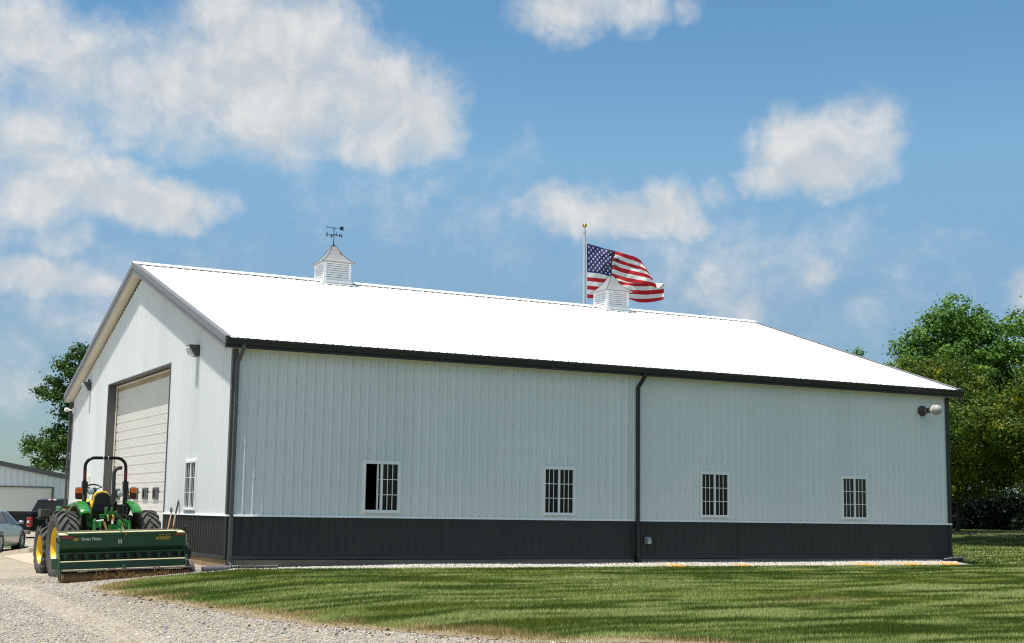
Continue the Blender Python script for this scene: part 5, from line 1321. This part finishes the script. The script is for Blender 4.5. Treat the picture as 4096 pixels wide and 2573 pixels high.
tree('right_edge_tree'.replace('right_edge_', 'oak_'), 'dark tree with open drooping boughs showing sky gaps', (66., 31.5, g(66, 31)),
     [(63.2, 31.4, 15.5, 1.4, 1.4, 1.2), (62.0, 32.6, 13.6, 1.6, 1.6, .9), (64.2, 30.6, 12.3, 1.4, 1.4, 1.4), (65, 30, 9.5, 2., 2., 1.6), (66., 31, 14, 2.4, 2.4, 2.4), (64.5, 29.8, 7, 2., 2., 1.5)],
     .3, GUM, 330, 42, .21, .48, 22)
zb = g(53.2, 30.4)
tree('maple_tree', 'rounded tree with yellowish new leaves beside the far barn corner', (53.2, 30.4, zb),
     [(50.72, 31.07, 9.25, 2.12, 2.12, 1.42), (52.02, 29.89, 9.36, 1.89, 1.89, 1.42), (49.77, 32.25, 8.54, 1.53, 1.53, 1.18), (52.84, 29.06, 8.42, 2.01, 2.01, 1.53), (51.19, 30.83, 7.12, 2.60, 2.60, 1.89), (53.31, 28.24, 6.41, 2.36, 2.36, 1.89), (51.66, 30.13, 4.76, 2.60, 2.60, 1.77), (53.79, 27.53, 4.41, 2.12, 2.12, 1.65), (52.61, 29.18, 3.23, 2.36, 2.36, 1.06), (50.72, 31.78, 5.23, 2.24, 2.24, 2.12), (51.43, 31.07, 3.23, 2.24, 2.24, 1.06), (46.5, 24.5, 5.0, 2.4, 2.4, 1.6), (48.5, 21.5, 4.6, 2.2, 2.2, 1.5), (46.8, 25.8, 7.2, 2.0, 2.0, 1.5), (49.6, 20.6, 6.6, 2.2, 2.2, 1.6), (43.2, 21.4, 5.6, 2.8, 2.8, 1.7), (45.8, 18.8, 5.8, 2.8, 2.8, 1.7), (46.2, 22.4, 4.2, 2.6, 2.6, 1.2), (48.4, 24.0, 3.9, 2.8, 2.8, 1.1), (50.2, 22.4, 3.8, 2.6, 2.6, 1.1)],
     .15, MAP, 2100, 60, .155, .40, 23, tip=(.30, .29, .02), tipfrac=.12)
tree('maple_tree', 'most strongly yellow tipped tree, nearest the lawn', (45.8, 16.6, g(45.8, 16.6)),
     [(45.0, 17.2, 7.4, 1.5, 1.5, 1.1), (46.2, 16., 7.2, 1.8, 1.8, 1.4), (44.6, 17.6, 5.6, 1.6, 1.6, 1.3), (45.6, 16.6, 4.4, 1.9, 1.9, 1.4), (47, 15.5, 5.6, 1.9, 1.9, 1.8), (45.4, 16.8, 3.0, 1.8, 1.8, .9)],
     .22, MAP, 480, 52, .13, .40, 24, tip=(.34, .31, .02), tipfrac=.2)
tree('locust_tree', 'small treetop just showing over the barn roof slope', (54.5, 41.5, .3),
     [(52.9, 41.0, 11.75, .55, .55, .42), (53.6, 40.4, 11.75, .35, .35, .3), (54.15, 40.0, 11.75, .35, .35, .45), (54.3, 41.0, 10.0, 1.8, 1.8, 1.6)], .16, GUM, 90, 40, .17, .30, 25)
zb = -.6
tree('maple_tree', 'dark green maple with layered boughs behind the gable eave', (7.2, 52.5, zb),
     [(6.1, 52.6, 9.9, .9, .9, .55), (5.4, 52.8, 9.1, .8, .8, .55), (5.0, 52.9, 8.25, .65, .65, .4), (6.2, 52.6, 8.5, 1.0, 1.0, .7), (4.55, 53.0, 7.45, .85, .85, .5), (5.5, 52.7, 7.5, 1.0, 1.0, .6), (5.7, 52.7, 6.5, .9, .9, .55), (6.4, 52.5, 7.2, 1., 1., .9), (6.1, 52.6, 5.6, .9, .9, .5), (5.0, 52.8, 5.25, .8, .8, .45), (3.75, 53.0, 4.55, .75, .75, .5), (4.6, 53., 4.35, 1.0, 1.0, .65), (5.6, 52.7, 4.6, 1.1, 1.1, .7), (4.7, 52.9, 3.5, 1.0, 1.0, .5), (5.9, 52.6, 3.4, 1.0, 1.0, .6), (7.5, 52.5, 8, 1.8, 1.8, 2.4), (8, 52.4, 5, 2., 2., 2)],
     .22, MPL, 640, 44, .165, .33, 26, shell=.4)
tree('sapling', 'thin reddish twiggy sapling beside the black truck', (4.1, 36., -.6), [(4.1, 36, 1.85, .25, .25, .2), (4.3, 36, 1.4, .35, .35, .2)], .03, [(.16, .06, .05), (.10, .07, .04)], 14, 7, .09, .18, 27, cat='sapling')
# hedge
def hedge():
    rg = np.random.default_rng(33); A, B = np.array([58., 70.]), np.array([92., 6.])
    t = thing('hedge', 'dark bluish green hedge across the back behind the far trees', 'hedge', (72, 44, .35))
    n = 5600; f = rg.random(n); c = A[None] + (B - A)[None] * f[:, None]; hh = 2.0 + .5 * noise2(f * 26, f * 0, 3) + .4 * noise2(f * 70, f * 0, 4)
    pts = np.stack([c[:, 0] + rg.normal(0, .7, n), c[:, 1] + rg.normal(0, .7, n), .3 + hh * rg.random(n) ** .75], -1)
    idx = np.repeat(np.arange(n), 38); off = rg.normal(size=(len(idx), 3)) * .26; pos = pts[idx] + off - np.array([72, 44, .35])
    nr = rg.normal(size=(len(idx), 3)) + np.array([0, 0, .5]); nr /= np.linalg.norm(nr, axis=1, keepdims=True)
    col = np.array([(.010, .020, .016), (.013, .024, .019), (.008, .016, .013)])[rg.integers(0, 3, n)][idx] * rg.uniform(.7, 1.3, (len(idx), 1))
    leaves_mesh('foliage', pos, nr, .22 * rg.uniform(.7, 1.3, len(idx)), col, t, rg)
    m = MB()
    for k in range(60):
        f_ = k / 59; p = A + (B - A) * f_ - np.array([72, 44]); m.tube([(p[0], p[1], -.2), (p[0] + random.uniform(-.2, .2), p[1], 1.6)], [.06, .02], 5)
    m.build('stems', M_bark, t)
hedge()
# far road and verge: a thin sheet each, laid across the back of the lawn
def across(name, pts, w, zo, material):
    V = []; F = []
    for i in range(len(pts)):
        a = Vector(pts[max(i - 1, 0)]); b = Vector(pts[min(i + 1, len(pts) - 1)]); d = (b - a).normalized(); nn = Vector((-d.y, d.x)); p = Vector(pts[i])
        for s in (-.5, .5): q = p + nn * w * s; V.append((q.x, q.y, g(q.x, q.y) + zo))
    for i in range(len(pts) - 1): F.append((2 * i, 2 * i + 1, 2 * i + 3, 2 * i + 2))
    me = bpy.data.meshes.new(name); me.from_pydata(V, [], F); me.materials.append(material); me.update()
    o = bpy.data.objects.new(name, me); COL.objects.link(o); tag(o, kind='structure')
across('road', [(40, 58), (46, 44), (52.0, 31.0), (53.2, 22.5), (57, 8), (63, -8)], 2.2, .034, M_road)

# ------------------------------------------------------------------ world: sky and clouds
w = bpy.data.worlds.new('World'); S.world = w; w.use_nodes = True
N, L = w.node_tree.nodes, w.node_tree.links; N.clear()
sund = Vector((1, .085, -3.3)).normalized(); el = math.asin(-sund.z); az = math.atan2(-sund.x, -sund.y)
out = N.new('ShaderNodeOutputWorld'); bg = N.new('ShaderNodeBackground'); L.new(bg.outputs[0], out.inputs[0])
sky = N.new('ShaderNodeTexSky'); sky.sky_type = 'NISHITA'; sky.sun_disc = False; sky.sun_elevation = el; sky.sun_rotation = az
sky.air_density = 1.0; sky.dust_density = .6; sky.ozone_density = 2.0; sky.altitude = 200
SKY = .105
bg.inputs['Strength'].default_value = SKY
def math_(op, a, b=None, c=None):
    n = N.new('ShaderNodeMath'); n.operation = op
    for i, v in enumerate((a, b, c)):
        if v is None: continue
        if isinstance(v, (int, float)): n.inputs[i].default_value = v
        else: L.new(v, n.inputs[i])
    return n.outputs[0]
tc = N.new('ShaderNodeTexCoord'); sep = N.new('ShaderNodeSeparateXYZ'); L.new(tc.outputs['Generated'], sep.inputs[0])
azn = math_('MULTIPLY', math_('ARCTAN2', sep.outputs[0], sep.outputs[1]), 180 / PI)
eln = math_('MULTIPLY', math_('ARCSINE', sep.outputs[2]), 180 / PI)
pos = N.new('ShaderNodeCombineXYZ'); L.new(azn, pos.inputs[0]); L.new(eln, pos.inputs[1])
def noise(scale, det, rough, vec, dist=0.):
    n = N.new('ShaderNodeTexNoise'); n.inputs['Scale'].default_value = scale; n.inputs['Detail'].default_value = det; n.inputs['Roughness'].default_value = rough
    n.inputs['Distortion'].default_value = dist; L.new(vec, n.inputs['Vector']); return n
nw = noise(.32, 4, .6, pos.outputs[0])
wv = N.new('ShaderNodeVectorMath'); wv.operation = 'MULTIPLY_ADD'; L.new(nw.outputs['Color'], wv.inputs[0]); wv.inputs[1].default_value = (3.0, 2.2, 0); wv.inputs[2].default_value = (-1.5, -1.1, 0)
wp = N.new('ShaderNodeVectorMath'); wp.operation = 'ADD'; L.new(pos.outputs[0], wp.inputs[0]); L.new(wv.outputs[0], wp.inputs[1])
def pix(x, y):      # where a direction sits in the sky, degrees
    d = (r_ * ((x * 1.701 - 2048) / 5553.9) - u_ * ((y * 1.701 - 1286.5) / 5553.9) + f_).normalized()
    return math.degrees(math.atan2(d.x, d.y)), math.degrees(math.asin(d.z))
DEG = 57.2958 * 1.701 / 5553.9
BL = [(620, 210, 330, 165, 1), (860, 250, 215, 130, 1), (985, 265, 115, 100, 1), (560, 50, 150, 110, 1), (880, 335, 130, 62, 1), (700, 90, 190, 130, 1), (340, 210, 160, 130, .8),
      (60, 70, 130, 100, .85), (200, 160, 160, 110, .8), (110, 330, 150, 100, .85), (190, 430, 150, 80, .95), (330, 480, 190, 62, 1), (430, 500, 95, 45, .9), (70, 440, 120, 80, .9),
      (90, 650, 165, 52, .95), (215, 670, 75, 38, .8), (150, 778, 60, 32, .5), (30, 930, 70, 45, .5), (150, 560, 80, 40, .5),
      (1360, 15, 170, 72, .95), (1490, 25, 80, 55, .8), (1620, 20, 40, 30, .35),
      (1865, 345, 110, 80, 1), (1930, 390, 140, 70, 1), (2000, 310, 120, 75, .7), (1810, 420, 60, 45, .9), (2080, 340, 60, 70, .7),
      (1330, 485, 100, 62, 1), (1450, 510, 200, 55, 1), (1565, 490, 100, 66, 1), (1640, 540, 50, 35, .8), (1700, 455, 40, 32, .45),
      (1650, 655, 65, 55, .5), (1915, 640, 60, 52, .5), (1745, 725, 50, 50, .5), (1680, 715, 45, 40, .4), (2400, 690, 50, 45, .7), (1150, 530, 45, 35, .32), (1760, 640, 330, 120, .20), (300, 760, 300, 150, .30), (1000, 480, 220, 80, .08),
      (-250, 300, 260, 330, 1), (2800, 250, 200, 140, 1), (3200, 600, 260, 160, 1), (900, -330, 420, 150, 1), (2300, -450, 380, 160, 1)]
FILL_CLOUDS = [(-150, 40, 52, 27), (-95, 35, 34, 20), (170, 30, 26, 16), (-60, 62, 36, 16), (-178, 18, 18, 8), (-120, 14, 26, 9), (-70, 16, 24, 8)]
acc = None; acc2 = None
for x, y, rx_, ry_, wt in BL:
    a, e = pix(x, y); sx, sy = 1 / (rx_ * DEG * 1.22), 1 / (ry_ * DEG * 1.22)
    v = N.new('ShaderNodeVectorMath'); v.operation = 'MULTIPLY_ADD'; L.new(wp.outputs[0], v.inputs[0]); v.inputs[1].default_value = (sx, sy, 0); v.inputs[2].default_value = (-a * sx, -e * sy, 0)
    d = N.new('ShaderNodeVectorMath'); d.operation = 'DOT_PRODUCT'; L.new(v.outputs[0], d.inputs[0]); L.new(v.outputs[0], d.inputs[1])
    b = math_('MULTIPLY_ADD', d.outputs['Value'], -wt, wt)
    acc = b if acc is None else math_('SMOOTH_MAX', acc, b, .15)
# unseen clouds added outside the view to brighten the barn walls
for a, e, sa, se in FILL_CLOUDS:
    v = N.new('ShaderNodeVectorMath'); v.operation = 'MULTIPLY_ADD'; L.new(wp.outputs[0], v.inputs[0]); v.inputs[1].default_value = (1 / sa, 1 / se, 0); v.inputs[2].default_value = (-a / sa, -e / se, 0)
    d = N.new('ShaderNodeVectorMath'); d.operation = 'DOT_PRODUCT'; L.new(v.outputs[0], d.inputs[0]); L.new(v.outputs[0], d.inputs[1])
    acc = math_('SMOOTH_MAX', acc, math_('MULTIPLY_ADD', d.outputs['Value'], -1.1, 1.1), .15)
nb = noise(.05, 3, .6, pos.outputs[0])
nf = noise(.42, 9, .62, pos.outputs[0], .4)
nf2 = noise(1.7, 6, .6, pos.outputs[0], .2)
up_ = N.new('ShaderNodeVectorMath'); up_.operation = 'ADD'; L.new(pos.outputs[0], up_.inputs[0]); up_.inputs[1].default_value = (-.35, .9, 0)
nfs = noise(.42, 4, .55, up_.outputs[0], .4)
den = math_('ADD', math_('ADD', acc, math_('MULTIPLY_ADD', nf.outputs[0], 1.35, -.70)), math_('MULTIPLY_ADD', nf2.outputs[0], .30, -.15))
mr = N.new('ShaderNodeMapRange'); mr.interpolation_type = 'SMOOTHSTEP'; L.new(den, mr.inputs[0]); mr.inputs[1].default_value = -.22; mr.inputs[2].default_value = 1.0; mr.inputs[3].default_value = 0; mr.inputs[4].default_value = .96
cr = N.new('ShaderNodeValToRGB'); L.new(math_('ADD', math_('ADD', math_('MULTIPLY_ADD', nf.outputs[0], .34, .12), math_('MULTIPLY', nf2.outputs[0], .10)), math_('MULTIPLY_ADD', math_('SUBTRACT', nf.outputs[0], nfs.outputs[0]), .9, .13)), cr.inputs[0])
CB = 1 / SKY
cr.color_ramp.elements[0].position = .36; cr.color_ramp.elements[0].color = (.60 * CB / 10, .645 * CB / 10, .68 * CB / 10, 1)
cr.color_ramp.elements[1].position = .72; cr.color_ramp.elements[1].color = (.78 * CB / 10, .785 * CB / 10, .78 * CB / 10, 1)
cs = N.new('ShaderNodeVectorMath'); cs.operation = 'SCALE'; L.new(cr.outputs[0], cs.inputs[0]); cs.inputs['Scale'].default_value = 7.9
tr_ = N.new('ShaderNodeValToRGB'); L.new(math_('MULTIPLY', eln, 1 / 40.), tr_.inputs[0]); e_ = tr_.color_ramp.elements
e_[0].position = 0.; e_[0].color = (.50, .59, .66, 1); e_[1].position = 1.; e_[1].color = (.69, 1.02, 1.06, 1)
for q_, c_ in ((.12, (.55, .65, .72)), (.22, (.69, .79, .83)), (.36, (.88, 1.10, 1.06)), (.50, (.71, 1.02, 1.06))):
    x_ = e_.new(q_); x_.color = (*c_, 1)
ts_ = N.new('ShaderNodeMix'); ts_.data_type = 'RGBA'; ts_.blend_type = 'MULTIPLY'; ts_.inputs[0].default_value = 1; L.new(sky.outputs[0], ts_.inputs[6]); L.new(tr_.outputs[0], ts_.inputs[7])
mx = N.new('ShaderNodeMix'); mx.data_type = 'RGBA'; L.new(mr.outputs[0], mx.inputs[0]); L.new(ts_.outputs[2], mx.inputs[6]); L.new(cs.outputs[0], mx.inputs[7])
L.new(mx.outputs[2], bg.inputs[0])
w.cycles.sampling_method = 'MANUAL'; w.cycles.sample_map_resolution = 512

sl = bpy.data.lights.new('Sun', 'SUN'); sl.energy = 4.6; sl.angle = math.radians(.53); sl.color = (1., .935, .84)
so = bpy.data.objects.new('Sun', sl); COL.objects.link(so); so.rotation_euler = sund.to_track_quat('-Z', 'Y').to_euler(); so.location = (-20, -5, 60)

S.view_settings.view_transform = 'Standard'; S.view_settings.look = 'None'; S.view_settings.exposure = 0.32; S.view_settings.gamma = 1
S.cycles.use_denoising = True; S.cycles.denoising_prefilter = 'NONE'; S.cycles.denoising_input_passes = 'RGB_ALBEDO_NORMAL'; S.cycles.filter_width = 1.15; S.cycles.sample_clamp_indirect = 6; S.cycles.max_bounces = 6; S.cycles.transparent_max_bounces = 12
print('blades', n1, n2)
